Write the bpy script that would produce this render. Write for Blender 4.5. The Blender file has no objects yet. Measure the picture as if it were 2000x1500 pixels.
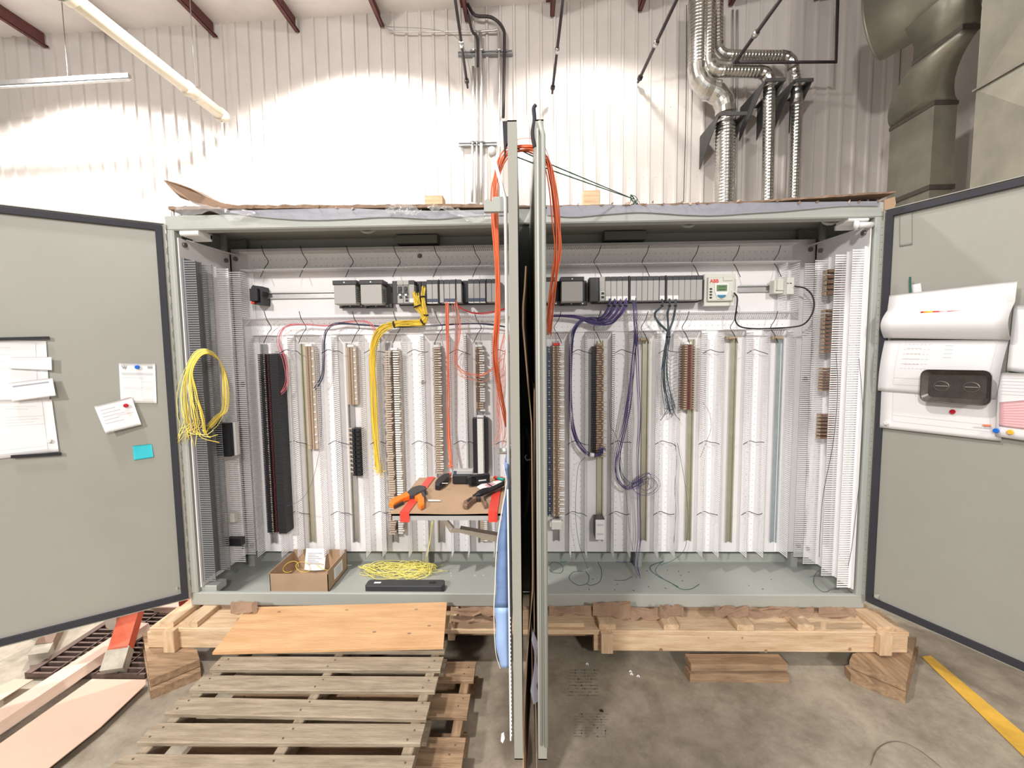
import bpy, math, random
from mathutils import Vector, Matrix, noise
R = random.Random(7)
SC = bpy.context.scene
COL = SC.collection
PI = math.pi

# ------------------------------------------------------------------ camera
F = 844.7812
MR = ((0.99962056, 0.02528703, -0.01092292), (0.00897928, 0.07573976, 0.99708719), (-0.02604067, 0.99680693, -0.07548396))
CP = Vector((0.02415717, -2.26218776, 1.38860919))
cd = bpy.data.cameras.new('camera'); cd.sensor_width = 36; cd.lens = F / 2000 * 36; cd.clip_start = .02; cd.clip_end = 200
co = bpy.data.objects.new('camera', cd); COL.objects.link(co)
r_, u_, f_ = [Vector(a) for a in MR]
co.matrix_world = Matrix(((r_.x, u_.x, -f_.x, CP.x), (r_.y, u_.y, -f_.y, CP.y), (r_.z, u_.z, -f_.z, CP.z), (0, 0, 0, 1)))
SC.camera = co
SC.view_settings.view_transform = 'Standard'; SC.view_settings.look = 'None'
SC.view_settings.exposure = 0.0; SC.view_settings.gamma = 1; SC.view_settings.use_curve_mapping = False

# ------------------------------------------------------------------ light
w = bpy.data.worlds.new('hall'); SC.world = w; w.use_nodes = True
w.node_tree.nodes['Background'].inputs[0].default_value = (1.0, .97, .93, 1)
w.node_tree.nodes['Background'].inputs[1].default_value = .43
def area(loc, tgt, size, power, col=(1, .96, .9)):
    l = bpy.data.lights.new('high_bay_light', 'AREA'); l.size = size; l.energy = power; l.color = col; l.shape = 'DISK'
    o = bpy.data.objects.new('high_bay_light', l); COL.objects.link(o); o.location = loc
    o.rotation_euler = (Vector(tgt) - Vector(loc)).to_track_quat('-Z', 'Y').to_euler()
def spot(loc, tgt, power, ang, blend=.25, col=(1, .95, .88), r=.15):
    l = bpy.data.lights.new('high_bay_spot', 'SPOT'); l.energy = power; l.color = col; l.spot_size = ang; l.spot_blend = blend; l.shadow_soft_size = r
    o = bpy.data.objects.new('high_bay_spot', l); COL.objects.link(o); o.location = loc
    o.rotation_euler = (Vector(tgt) - Vector(loc)).to_track_quat('-Z', 'Y').to_euler()
area((-4.0, -8.5, 5.6), (-.3, 0, .8), .8, 680)
area((3.2, -9.5, 5.8), (0, 0, .8), .8, 480)
area((-2.4, -1.6, 6.6), (-.8, -.8, 0), .5, 270)
spot((-7.4, 3.6, 6.5), (-7.4, 3.9, 0), 1700, math.radians(134))
spot((-2.6, 3.6, 6.9), (-2.6, 3.9, 0), 1700, math.radians(133))
spot((1.2, 3.5, 7.1), (1.2, 3.7, 0), 420, math.radians(136))

# ------------------------------------------------------------------ pixel -> place helpers
def ray(px, py):
    return r_ * ((px - 1000) / F) + u_ * (-(py - 750) / F) + f_
def on_y(px, py, Y):
    d = ray(px, py); return CP + d * ((Y - CP.y) / d.y)
def on_z(px, py, Z):
    d = ray(px, py); return CP + d * ((Z - CP.z) / d.z)
def on_x(px, py, X):
    d = ray(px, py); return CP + d * ((X - CP.x) / d.x)
def on_p(px, py, P, n):
    d = ray(px, py); return CP + d * ((P - CP).dot(n) / d.dot(n))

# ------------------------------------------------------------------ materials
def mat(name, col, rough=.6, metal=0, var=.0, vscale=8, bump=0, bscale=60, stretch=(1, 1, 1), col2=None, alpha=1, spec=.4, emit=0, trans=0):
    m = bpy.data.materials.new(name); m.use_nodes = True
    nt = m.node_tree; b = nt.nodes['Principled BSDF']
    c = (*col, 1)
    b.inputs['Base Color'].default_value = c; b.inputs['Roughness'].default_value = rough; b.inputs['Metallic'].default_value = metal
    b.inputs['Specular IOR Level'].default_value = spec
    tc = nt.nodes.new('ShaderNodeTexCoord'); mp = nt.nodes.new('ShaderNodeMapping'); mp.inputs['Scale'].default_value = stretch
    nt.links.new(tc.outputs['Object'], mp.inputs[0])
    n = nt.nodes.new('ShaderNodeTexNoise'); n.inputs['Scale'].default_value = vscale; n.inputs['Detail'].default_value = 6; n.inputs['Roughness'].default_value = .65
    nt.links.new(mp.outputs[0], n.inputs['Vector'])
    rp = nt.nodes.new('ShaderNodeValToRGB'); rp.color_ramp.elements[0].position = .32; rp.color_ramp.elements[1].position = .68
    d = col2 if col2 else tuple(x * (1 - var) for x in col)
    rp.color_ramp.elements[0].color = (*d, 1); rp.color_ramp.elements[1].color = c if col2 else (*[min(1, x * (1 + var * .4)) for x in col], 1)
    nt.links.new(n.outputs[0], rp.inputs[0]); nt.links.new(rp.outputs[0], b.inputs['Base Color'])
    if bump:
        n2 = nt.nodes.new('ShaderNodeTexNoise'); n2.inputs['Scale'].default_value = bscale; n2.inputs['Detail'].default_value = 4
        nt.links.new(mp.outputs[0], n2.inputs['Vector'])
        bp = nt.nodes.new('ShaderNodeBump'); bp.inputs['Strength'].default_value = bump; bp.inputs['Distance'].default_value = .01
        nt.links.new(n2.outputs[0], bp.inputs['Height']); nt.links.new(bp.outputs[0], b.inputs['Normal'])
    if alpha < 1: b.inputs['Alpha'].default_value = alpha
    if trans: b.inputs['Transmission Weight'].default_value = trans
    return m
def wood(name, light, dark, axis, rough=.75, sc=5.0):
    st = {'x': (1, 9, 9), 'y': (9, 1, 9), 'z': (9, 9, 1)}[axis]
    m = mat(name, light, rough, 0, col2=dark, vscale=sc, stretch=st, bump=.25, bscale=sc * 6)
    return m
def concrete():
    m = bpy.data.materials.new('concrete'); m.use_nodes = True; nt = m.node_tree; b = nt.nodes['Principled BSDF']
    tc = nt.nodes.new('ShaderNodeTexCoord')
    a = nt.nodes.new('ShaderNodeTexNoise'); a.inputs['Scale'].default_value = 1.1; a.inputs['Detail'].default_value = 8; a.inputs['Roughness'].default_value = .7
    c = nt.nodes.new('ShaderNodeTexNoise'); c.inputs['Scale'].default_value = 7; c.inputs['Detail'].default_value = 9; c.inputs['Roughness'].default_value = .75
    for x in (a, c): nt.links.new(tc.outputs['Object'], x.inputs['Vector'])
    r1 = nt.nodes.new('ShaderNodeValToRGB'); r1.color_ramp.elements[0].position = .3; r1.color_ramp.elements[1].position = .7
    r1.color_ramp.elements[0].color = (.25, .21, .165, 1); r1.color_ramp.elements[1].color = (.50, .44, .355, 1)
    r2 = nt.nodes.new('ShaderNodeValToRGB'); r2.color_ramp.elements[0].position = .35; r2.color_ramp.elements[1].position = .6
    r2.color_ramp.elements[0].color = (.55, .53, .5, 1); r2.color_ramp.elements[1].color = (1, 1, 1, 1)
    nt.links.new(a.outputs[0], r1.inputs[0]); nt.links.new(c.outputs[0], r2.inputs[0])
    mx = nt.nodes.new('ShaderNodeMix'); mx.data_type = 'RGBA'; mx.blend_type = 'MULTIPLY'; mx.inputs[0].default_value = .8
    nt.links.new(r1.outputs[0], mx.inputs[6]); nt.links.new(r2.outputs[0], mx.inputs[7]); nt.links.new(mx.outputs[2], b.inputs['Base Color'])
    b.inputs['Roughness'].default_value = .55
    bp = nt.nodes.new('ShaderNodeBump'); bp.inputs['Strength'].default_value = .15; bp.inputs['Distance'].default_value = .01
    nt.links.new(c.outputs[0], bp.inputs['Height']); nt.links.new(bp.outputs[0], b.inputs['Normal'])
    return m
M = {}
def dm(k, *a, **kw): M[k] = mat(k, *a, **kw)
dm('wall', (.66, .62, .60), .45, var=.05, vscale=2)
dm('ceil', (.86, .83, .82), .8, var=.06, vscale=3)
dm('red_iron', (.16, .055, .055), .6, var=.3, vscale=6)
dm('grey', (.385, .40, .375), .42, var=.05, vscale=3, bump=.05, bscale=300)
dm('door_in', (.335, .33, .298), .38, var=.05, vscale=2, bump=.04, bscale=300)
dm('dark_in', (.16, .17, .155), .5, var=.08)
dm('white_panel', (.77, .75, .765), .35, var=.03)
dm('duct', (.88, .87, .89), .45, var=.02)
dm('duct_grey', (.20, .21, .225), .45, var=.05)
dm('gasket', (.035, .035, .045), .8, var=.1)
dm('black', (.018, .018, .022), .45, var=.2, vscale=20)
dm('charcoal', (.05, .05, .055), .5, var=.1)
dm('zinc', (.62, .63, .64), .3, 1, var=.15, vscale=25)
dm('rail_y', (.52, .50, .40), .38, .7, var=.12, vscale=12)
dm('rail_b', (.45, .52, .54), .35, .7, var=.12, vscale=12)
dm('rail_g', (.50, .50, .49), .35, .8, var=.12, vscale=12)
dm('mod_grey', (.40, .39, .39), .5, var=.03)
dm('psu_grey', (.42, .41, .40), .5, var=.03)
dm('beige', (.56, .46, .38), .55, var=.1, vscale=40)
dm('tan', (.42, .32, .23), .55, var=.15, vscale=40)
dm('brown', (.22, .13, .09), .55, var=.2, vscale=40)
dm('dark_red', (.14, .015, .02), .5, var=.3, vscale=90)
dm('red', (.75, .05, .04), .5, var=.05)
dm('tape_red', (.75, .06, .04), .35, var=.08)
dm('blue_dark', (.06, .08, .14), .5, var=.2)
dm('white', (.82, .82, .82), .5, var=.02)
dm('white_dev', (.66, .66, .61), .5, var=.02)
dm('lcd', (.15, .25, .13), .3, var=.05)
dm('lcd_dk', (.03, .06, .03), .3)
dm('btn_blue', (.05, .22, .35), .4)
dm('w_yellow', (.86, .62, .07), .5, var=.1)
dm('w_lemon', (.88, .78, .22), .5, var=.08)
dm('w_orange', (.98, .22, .09), .45, var=.1)
dm('w_coral', (.98, .30, .20), .45, var=.1)
dm('w_red', (.6, .05, .06), .45, var=.1)
dm('w_pink', (.72, .18, .22), .45, var=.1)
dm('w_navy', (.035, .04, .10), .45, var=.1)
dm('w_purple', (.12, .085, .27), .45, var=.15)
dm('w_slate', (.07, .09, .11), .45, var=.15)
dm('w_green', (.03, .12, .09), .45, var=.1)
dm('w_teal', (.02, .32, .27), .45, var=.1)
dm('tie', (.012, .012, .015), .5)
dm('card', (.43, .29, .19), .8, var=.12, vscale=6, bump=.1, bscale=40)
dm('card_light', (.66, .48, .38), .8, var=.08, vscale=3, bump=.08, bscale=30)
dm('card_dark', (.30, .20, .14), .85, var=.2, vscale=9, bump=.2, bscale=40)
dm('card_torn', (.33, .21, .14), .9, var=.25, vscale=14, bump=.4, bscale=50)
dm('paper', (.80, .79, .81), .7, var=.03)
dm('paper_back', (.84, .83, .85), .7, var=.02)
dm('pink_paper', (.80, .50, .54), .7, var=.03)
dm('ink', (.36, .36, .40), .8)
dm('ink_faint', (.58, .58, .61), .8)
dm('ink_red', (.7, .35, .37), .8)
dm('note_blue', (.04, .52, .62), .7, var=.03)
dm('mag_blue', (.01, .14, .60), .35)
dm('mag_red', (.5, .01, .03), .35)
dm('mag_yellow', (.8, .45, .04), .35)
dm('mag_white', (.7, .7, .72), .35)
dm('steel', (.52, .49, .46), .28, 1, var=.25, vscale=10)
dm('tray_steel', (.17, .15, .14), .38, .85, var=.3, vscale=14)
dm('bracket_dark', (.10, .10, .10), .6, .3, var=.2)
dm('tread', (.27, .235, .19), .7, var=.3, vscale=60)
dm('steel_dk', (.30, .28, .26), .4, .9, var=.25, vscale=10)
dm('galv', (.31, .30, .25), .45, .55, var=.22, vscale=2.2)
dm('galv_dk', (.10, .085, .075), .6, .3, var=.2)
dm('spiral', (.66, .65, .62), .22, .95, var=.2, vscale=9)
dm('conduit', (.58, .57, .56), .35, .7, var=.1)
dm('strut', (.33, .34, .35), .5, .5, var=.1)
dm('black_pipe', (.045, .035, .04), .5, var=.3)
dm('pvc', (.66, .60, .48), .4, var=.08, vscale=3)
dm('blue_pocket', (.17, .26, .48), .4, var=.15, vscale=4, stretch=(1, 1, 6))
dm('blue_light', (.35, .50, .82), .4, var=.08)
dm('orange_plastic', (.92, .22, .02), .45, var=.05)
dm('yellow_line', (.72, .42, .06), .6, var=.2, vscale=12)
dm('orange_paint', (.66, .13, .07), .55, var=.2, vscale=8)
dm('foot', (.42, .38, .32), .8, var=.3, vscale=14)
dm('grate', (.15, .10, .085), .6, .4, var=.35, vscale=12)
dm('pit', (.012, .012, .012), .9)  # near-black, colours in the shade under the grating
dm('angle_pink', (.62, .44, .36), .5, var=.15, vscale=3)
dm('film', (.27, .27, .32), .42, alpha=.85, spec=.5, bump=.25, bscale=14)
dm('film_clear', (.82, .82, .84), .12, alpha=.22, spec=.9, bump=.5, bscale=10)
M['concrete'] = concrete()
for ax in 'xyz':
    M['pine_' + ax] = wood('pine_' + ax, (.74, .56, .38), (.52, .34, .20), ax)
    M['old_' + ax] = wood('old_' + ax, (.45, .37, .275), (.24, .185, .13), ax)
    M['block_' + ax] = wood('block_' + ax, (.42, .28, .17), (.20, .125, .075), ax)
M['ply'] = wood('ply', (.70, .44, .24), (.56, .31, .15), 'x', .6, 3.2)

# ------------------------------------------------------------------ mesh builder
ORG = {}
class MB:
    def __init__(s): s.v = []; s.f = []; s.mi = []; s.c = 0; s.ms = []
    def use(s, k):
        if k not in s.ms: s.ms.append(k)
        s.c = s.ms.index(k); return s
    def vf(s, vs, fs):
        n = len(s.v); s.v += [Vector(p) for p in vs]; s.f += [tuple(i + n for i in f) for f in fs]; s.mi += [s.c] * len(fs); return s
    def box(s, x0, x1, y0, y1, z0, z1, T=None):
        vs = [Vector((x, y, z)) for z in (z0, z1) for x, y in ((x0, y0), (x1, y0), (x1, y1), (x0, y1))]
        if T: vs = [T(p) for p in vs]
        return s.vf(vs, [(3, 2, 1, 0), (4, 5, 6, 7), (0, 1, 5, 4), (1, 2, 6, 5), (2, 3, 7, 6), (3, 0, 4, 7)])
    def bbox(s, x0, x1, y0, y1, z0, z1, b=.002, T=None):
        # box with bevelled edges along its longest axis
        L = [x1 - x0, y1 - y0, z1 - z0]; a = L.index(max(L))
        lo = [x0, y0, z0]; hi = [x1, y1, z1]; o = [i for i in range(3) if i != a]
        p0, p1, q0, q1 = lo[o[0]], hi[o[0]], lo[o[1]], hi[o[1]]
        b = min(b, (p1 - p0) * .4, (q1 - q0) * .4)
        ring = [(p0 + b, q0), (p1 - b, q0), (p1, q0 + b), (p1, q1 - b), (p1 - b, q1), (p0 + b, q1), (p0, q1 - b), (p0, q0 + b)]
        vs = []
        for e in (lo[a], hi[a]):
            for p, q in ring:
                t = [0, 0, 0]; t[a] = e; t[o[0]] = p; t[o[1]] = q; vs.append(Vector(t))
        if T: vs = [T(p) for p in vs]
        fs = [tuple(range(8)), tuple(range(15, 7, -1))] + [(i, (i + 1) % 8, (i + 1) % 8 + 8, i + 8) for i in range(8)]
        return s.vf(vs, fs)
    def prism(s, poly, d):
        # poly: list of 3d points, d: extrusion vector
        n = len(poly); d = Vector(d); vs = [Vector(p) for p in poly] + [Vector(p) + d for p in poly]
        return s.vf(vs, [tuple(range(n))[::-1], tuple(range(n, 2 * n))] + [(i, (i + 1) % n, (i + 1) % n + n, i + n) for i in range(n)])
    def tube(s, pts, r, n=6, cap=True):
        pts = [Vector(p) for p in pts]; k = len(pts)
        rs = r if isinstance(r, (list, tuple)) else [r] * k
        t = (pts[1] - pts[0]).normalized(); a = t.orthogonal().normalized(); vs = []
        for i, p in enumerate(pts):
            t = (pts[min(i + 1, k - 1)] - pts[max(i - 1, 0)])
            if t.length < 1e-9: t = Vector((0, 0, 1))
            t.normalize(); a = (a - t * a.dot(t)); a = a.normalized() if a.length > 1e-6 else t.orthogonal().normalized(); b = t.cross(a)
            for j in range(n):
                w = 2 * PI * j / n; vs.append(p + (a * math.cos(w) + b * math.sin(w)) * rs[i])
        fs = [(i * n + j, i * n + (j + 1) % n, (i + 1) * n + (j + 1) % n, (i + 1) * n + j) for i in range(k - 1) for j in range(n)]
        if cap: fs += [tuple(range(n))[::-1], tuple(range((k - 1) * n, k * n))]
        return s.vf(vs, fs)
    def cyl(s, p, q, r, n=12): return s.tube([p, q], r, n)
    def loft(s, rings, cap=True):
        n = len(rings[0]); vs = [Vector(p) for rg in rings for p in rg]; k = len(rings)
        fs = [(i * n + j, i * n + (j + 1) % n, (i + 1) * n + (j + 1) % n, (i + 1) * n + j) for i in range(k - 1) for j in range(n)]
        if cap: fs += [tuple(range(n))[::-1], tuple(range((k - 1) * n, k * n))]
        return s.vf(vs, fs)
    def grid(s, fn, nu, nv, th=0, nrm=None):
        P = [[Vector(fn(i / nu, j / nv)) for i in range(nu + 1)] for j in range(nv + 1)]
        vs = [p for row in P for p in row]; W = nu + 1
        fs = [(j * W + i, j * W + i + 1, (j + 1) * W + i + 1, (j + 1) * W + i) for j in range(nv) for i in range(nu)]
        if th:
            n = Vector(nrm).normalized() * th; N = len(vs)
            fs2 = [tuple(i + N for i in f[::-1]) for f in fs]
            edge = [j * W for j in range(nv + 1)], [j * W + nu for j in range(nv + 1)], list(range(W)), [nv * W + i for i in range(W)]
            fe = []
            for e in edge:
                for i in range(len(e) - 1): fe.append((e[i], e[i + 1], e[i + 1] + N, e[i] + N))
            vs = vs + [v - n for v in vs]; fs = fs + fs2 + fe
        return s.vf(vs, fs)
    def build(s, name, m=None, parent=None, smooth=False, label=None, cat=None, group=None, kind=None, origin=None):
        if not s.v: return None
        me = bpy.data.meshes.new(name)
        if parent is not None: org = ORG[parent.name]
        elif origin is not None: org = Vector(origin)
        else:
            xs = [p.x for p in s.v]; ys = [p.y for p in s.v]; zs = [p.z for p in s.v]
            org = Vector(((min(xs) + max(xs)) / 2, (min(ys) + max(ys)) / 2, min(zs)))
        me.from_pydata([p - org for p in s.v], [], s.f)
        if s.ms:
            for k in s.ms: me.materials.append(M[k])
            me.polygons.foreach_set('material_index', s.mi)
        elif m: me.materials.append(M[m])
        if smooth: me.polygons.foreach_set('use_smooth', [True] * len(s.f))
        me.validate(); me.update()
        o = bpy.data.objects.new(name, me); COL.objects.link(o)
        if parent is not None: o.parent = parent
        else: o.location = org
        ORG[o.name] = org
        tag(o, label, cat, group, kind)
        return o
def tag(o, label=None, cat=None, group=None, kind=None):
    if label: o['label'] = label
    if cat: o['category'] = cat
    if group: o['group'] = group
    if kind: o['kind'] = kind
    return o
def thing(name, label, cat, loc, group=None):
    o = bpy.data.objects.new(name, None); o.empty_display_size = .05; COL.objects.link(o); o.location = loc
    ORG[o.name] = Vector(loc); return tag(o, label, cat, group)
def struct(name, mb, m): return mb.build(name, m, kind='structure')
def place(src, name, parent, off, label=None):
    o = bpy.data.objects.new(name, src.data) if not isinstance(src, bpy.types.Mesh) else bpy.data.objects.new(name, src)
    COL.objects.link(o); o.parent = parent; o.location = off
    if label: o['label'] = label
    return o
def smooth_path(pts, sub=6):
    pts = [Vector(p) for p in pts]
    if len(pts) < 3: return pts
    out = []
    P = [pts[0] * 2 - pts[1]] + pts + [pts[-1] * 2 - pts[-2]]
    for i in range(1, len(P) - 2):
        a, b, c, d = P[i - 1:i + 3]
        for k in range(sub):
            t = k / sub
            out.append(.5 * ((2 * b) + (c - a) * t + (2 * a - 5 * b + 4 * c - d) * t * t + (3 * b - a - 3 * c + d) * t ** 3))
    out.append(pts[-1]); return out
def jit(a): return Vector((R.uniform(-a, a), R.uniform(-a, a), R.uniform(-a, a)))
# ================================================================== building
FZ = -.23
WY = 5.5
RX = on_y(1735, 300, WY).x
def ceil_z(x): return 7.03 + (x + 6) * .029
mb = MB(); mb.box(-14, RX + .2, -6, WY + .1, FZ - .1, FZ)
# floor with a drain pit opening under the grate is left simple: slab
struct('floor', mb, 'concrete')
mb = MB()
pitch = .229; x = -14
prof = []
while x < RX + .1:
    prof += [(x, 0), (x + .150, 0), (x + .163, -.032), (x + .196, -.032), (x + .209, 0)]
    x += pitch
n = len(prof); vs = [(a, WY + b, FZ) for a, b in prof] + [(a, WY + b, 9.2) for a, b in prof]
mb.vf(vs, [(i, i + 1, n + i + 1, n + i) for i in range(n - 1)]); mb.box(-14, RX, WY + .03, WY + .1, FZ, 9.2)
for zz in (5.5, 4.35):
    x = -14 + .08
    while x < RX:
        mb.box(x, x + .014, WY - .006, WY, zz, zz + .014); x += pitch
struct('wall_back', mb, 'wall')
mb = MB(); mb.box(RX, RX + .1, -1.5, WY, FZ, 9.2); struct('wall_right', mb, 'wall')
mb = MB(); mb.vf([(-14, -2, ceil_z(-14)), (RX + .2, -2, ceil_z(RX + .2)), (RX + .2, WY + .1, ceil_z(RX + .2)), (-14, WY + .1, ceil_z(-14)),
                  (-14, -2, ceil_z(-14) + .1), (RX + .2, -2, ceil_z(RX + .2) + .1), (RX + .2, WY + .1, ceil_z(RX + .2) + .1), (-14, WY + .1, ceil_z(-14) + .1)],
                 [(0, 3, 2, 1), (4, 5, 6, 7), (0, 1, 5, 4), (1, 2, 6, 5), (2, 3, 7, 6), (3, 0, 4, 7)])
for yy in (4.7, 3.5, 2.3):
    mb.vf([(-14, yy, ceil_z(-14) - .02), (RX, yy, ceil_z(RX) - .02), (RX, yy + .03, ceil_z(RX) - .02), (-14, yy + .03, ceil_z(-14) - .02), (-14, yy, ceil_z(-14)), (RX, yy, ceil_z(RX)), (RX, yy + .03, ceil_z(RX)), (-14, yy + .03, ceil_z(-14))],
          [(0, 1, 2, 3), (0, 1, 5, 4), (2, 3, 7, 6)])
struct('ceiling', mb, 'ceil')
mb = MB(); mb.box(RX - .12, RX - .02, WY - .16, WY - .03, FZ, 8.5); struct('trim_1', mb, 'wall')
# purlins: red iron Z sections running away from the camera, under the roof
for i, px in enumerate((-66, 95, 245, 425, 585, 750, 915, 1080, 1250, 1425, 1590)):
    X = on_y(px, 60, WY).x - .05; cz = ceil_z(X)
    mb = MB(); h = .24
    mb.box(X, X + .008, -1.5, WY - .04, cz - h, cz); mb.box(X - .07, X, -1.5, WY - .04, cz - .012, cz - .004); mb.box(X, X + .07, -1.5, WY - .04, cz - h, cz - h + .008)
    mb.box(X + .062, X + .07, -1.5, WY - .04, cz - h, cz - h + .03)
    struct('trim_%d' % (i + 2), mb, 'red_iron')
# floor line, yellow paint
mb = MB(); A = [on_z(px, py, FZ + .002) for px, py in ((1797, 1285), (1822, 1292), (2075, 1450), (2050, 1480))]
A = [on_z(1800, 1283, FZ + .003), on_z(1818, 1281, FZ + .003), on_z(2080, 1500, FZ + .003), on_z(2060, 1537, FZ + .003)]
mb.prism([A[0], A[3], A[2], A[1]], (0, 0, .002)); mb.build('floor_marking', 'yellow_line', label='yellow painted safety line on the concrete floor at lower right', cat='floor line')

# pvc pipe
t = thing('plastic_pipe', 'large cream plastic pipe running under the roof at upper left', 'pipe', (-5.25, 1.5, 5.4))
mb = MB(); a = on_y(437, 228, 5.2); X, Z = a.x, a.z
mb.tube([(X, .2, Z), (X, 5.15, Z)], .088, 20); mb.build('pipe_run', 'pvc', t, True)
for y, l in ((2.45, .3), (4.35, .1)):
    mb = MB(); mb.tube([(X, y, Z), (X, y + .02, Z), (X, y + .021, Z), (X, y + l, Z), (X, y + l + .001, Z)], [.088, .1, .104, .104, .088], 20); mb.build('coupling', 'pvc', t, True)
mb = MB(); mb.tube([(X, 5.08, Z), (X, 5.085, Z), (X, 5.2, Z), (X, 5.215, Z)], [.088, .1, .1, .05], 20); mb.build('end_cap', 'pvc', t, True)
for y in (2.65, 4.55):
    mb = MB(); mb.tube([(X + .02, y, Z + .09), (X + .02, y, ceil_z(X))], .006, 6)
    mb.tube([Vector((X + .11 * math.cos(k / 12 * 2 * PI), y, Z + .11 * math.sin(k / 12 * 2 * PI))) for k in range(13)], .008, 6, False); mb.build('pipe_hanger', 'zinc', t, True)
mb = MB(); mb.tube([(X, 5.15, Z - .06), (X, 5.15, 3.2)], .012, 6); mb.build('drain_line', 'wall', t, True)
# strip light channel upper left
t = thing('strip_light', 'long narrow metal light channel hanging near wall at upper left', 'light fixture', tuple(on_y(60, 160, 4.6)))
a = on_y(-60, 167, 4.55); b = on_y(253, 149, 4.55)
mb = MB(); mb.tube([a, b], .045, 4); mb.build('channel', 'zinc', t)
mb = MB(); mb.tube([a + Vector((0, 0, -.05)), b + Vector((0, 0, -.05))], .02, 8); mb.build('tube_guard', 'white', t, True)
for k in (.15, .62):
    p = a.lerp(b, k)
    mb = MB(); mb.tube([p, Vector((p.x, p.y, ceil_z(p.x)))], .006, 5); mb.build('hanger_wire', 'steel_dk', t)

# conduits and struts on the back wall
def wall_tube(name, pts, r, m, label, cat, Y=5.38, group=None, n=10, sub=4):
    mb = MB(); P = [on_y(px, py, Y) if len(q) == 2 else on_y(px, py, q[2]) for q in pts for px, py in [q[:2]]]
    mb.tube(smooth_path(P, sub) if sub > 1 else P, r, n)
    return mb.build(name, m, None, True, label=label, cat=cat, group=group)
wall_tube('conduit', [(924, 130), (923, 260), (922, 395)], .022, 'conduit', 'leftmost thin steel conduit on back wall, left of the door tops', 'conduit', 5.4)
wall_tube('conduit', [(930, 60), (931, 200), (931, 395)], .016, 'conduit', 'thin steel conduit on back wall, second from left', 'conduit', 5.4)
wall_tube('conduit', [(938, 65), (940, 200), (940, 395)], .03, 'conduit', 'widest steel conduit on back wall, third from left', 'conduit', 5.38)
wall_tube('conduit', [(935, 62), (965, 60), (974, 70), (975, 200), (974, 395)], .02, 'conduit', 'steel conduit bending over the upper strut beside the door tops', 'conduit', 5.4)
wall_tube('conduit', [(750, 47), (775, 62), (900, 61), (935, 62)], .012, 'conduit', 'thin conduit running level along top of back wall', 'conduit', 5.4)
wall_tube('black_conduit', [(913, 8), (928, 30), (960, 34), (982, 55), (985, 90), (983, 230)], .026, 'black_pipe', 'dark cable looping from roof down the back wall right of conduits', 'cable', 5.34)
wall_tube('black_conduit', [(912, 20), (922, 60), (932, 75), (933, 130)], .022, 'black_pipe', 'short dark cable dropping beside roof beam above the conduits', 'cable', 5.3)
for k, (x0, x1, y0, lb) in enumerate(((893, 1000, 98, 'upper grey strut channel holding the wall conduits'), (894, 970, 277, 'lower grey strut channel holding the wall conduits'))):
    a = on_y(x0, y0, 5.33); b = on_y(x1, y0, 5.33)
    t = thing('strut_channel', lb, 'strut', ((a.x + b.x) / 2, 5.34, a.z))
    mb = MB(); mb.box(a.x, b.x, 5.42, 5.465, a.z - .03, a.z + .03); mb.box(a.x, b.x, 5.40, 5.42, a.z + .015, a.z + .03); mb.box(a.x, b.x, 5.40, 5.42, a.z - .03, a.z - .015); mb.build('channel', 'strut', t)
    for px in ((924, 940, 975, 985) if k == 0 else (923, 931, 940, 975)):
        if px > x1: continue
        c = on_y(px, y0, 5.36)
        mb = MB(); mb.tube([Vector((c.x + .045 * math.cos(q / 8 * PI), 5.4 - .06 * math.sin(q / 8 * PI), c.z)) for q in range(9)], .012, 5); mb.build('pipe_clamp', 'zinc', t)
# black hanging rods / sprinkler pipes
def rod(p0, Y0, p1, Y1, r, label, end=True, m='black_pipe'):
    a = on_y(*p0, Y0); b = on_y(*p1, Y1)
    t = thing('hanging_pipe', label, 'pipe', tuple(b))
    mb = MB(); mb.tube([a, b], r, 8); mb.build('pipe', m, t, True)
    d = (b - a).normalized()
    mb = MB(); mb.tube([a.lerp(b, .55), a.lerp(b, .55) + d * .08], r * 1.6, 8); mb.build('coupling', 'zinc', t, True)
    if end: mb = MB(); mb.tube([b, b + d * .05, b + d * .06, b + d * .14], [r * 1.7, r * 1.7, r * .9, r * .7], 8); mb.build('end_fitting', m, t, True)
rod((885, -30), 3.9, (911, 155), 5.0, .022, 'thin black pipe hanging near wall, left of the door tops')
rod((1102, -20), 3.9, (1080, 168), 5.2, .022, 'thin black pipe slanting down to wall right of door tops')
rod((1335, -30), 3.6, (1251, 150), 5.3, .026, 'black pipe slanting down, left of the silver ducts')
rod((1545, -30), 3.4, (1436, 122), 4.8, .026, 'black pipe slanting down across the silver ducts', False)
wall_tube('sprinkler_pipe', [(1432, 122, 4.8), (1633, 121, 4.8), (1637, -30, 4.8)], .024, 'black_pipe', 'black pipe running level then turning up, right of silver ducts', 'pipe', sub=1)

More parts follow.
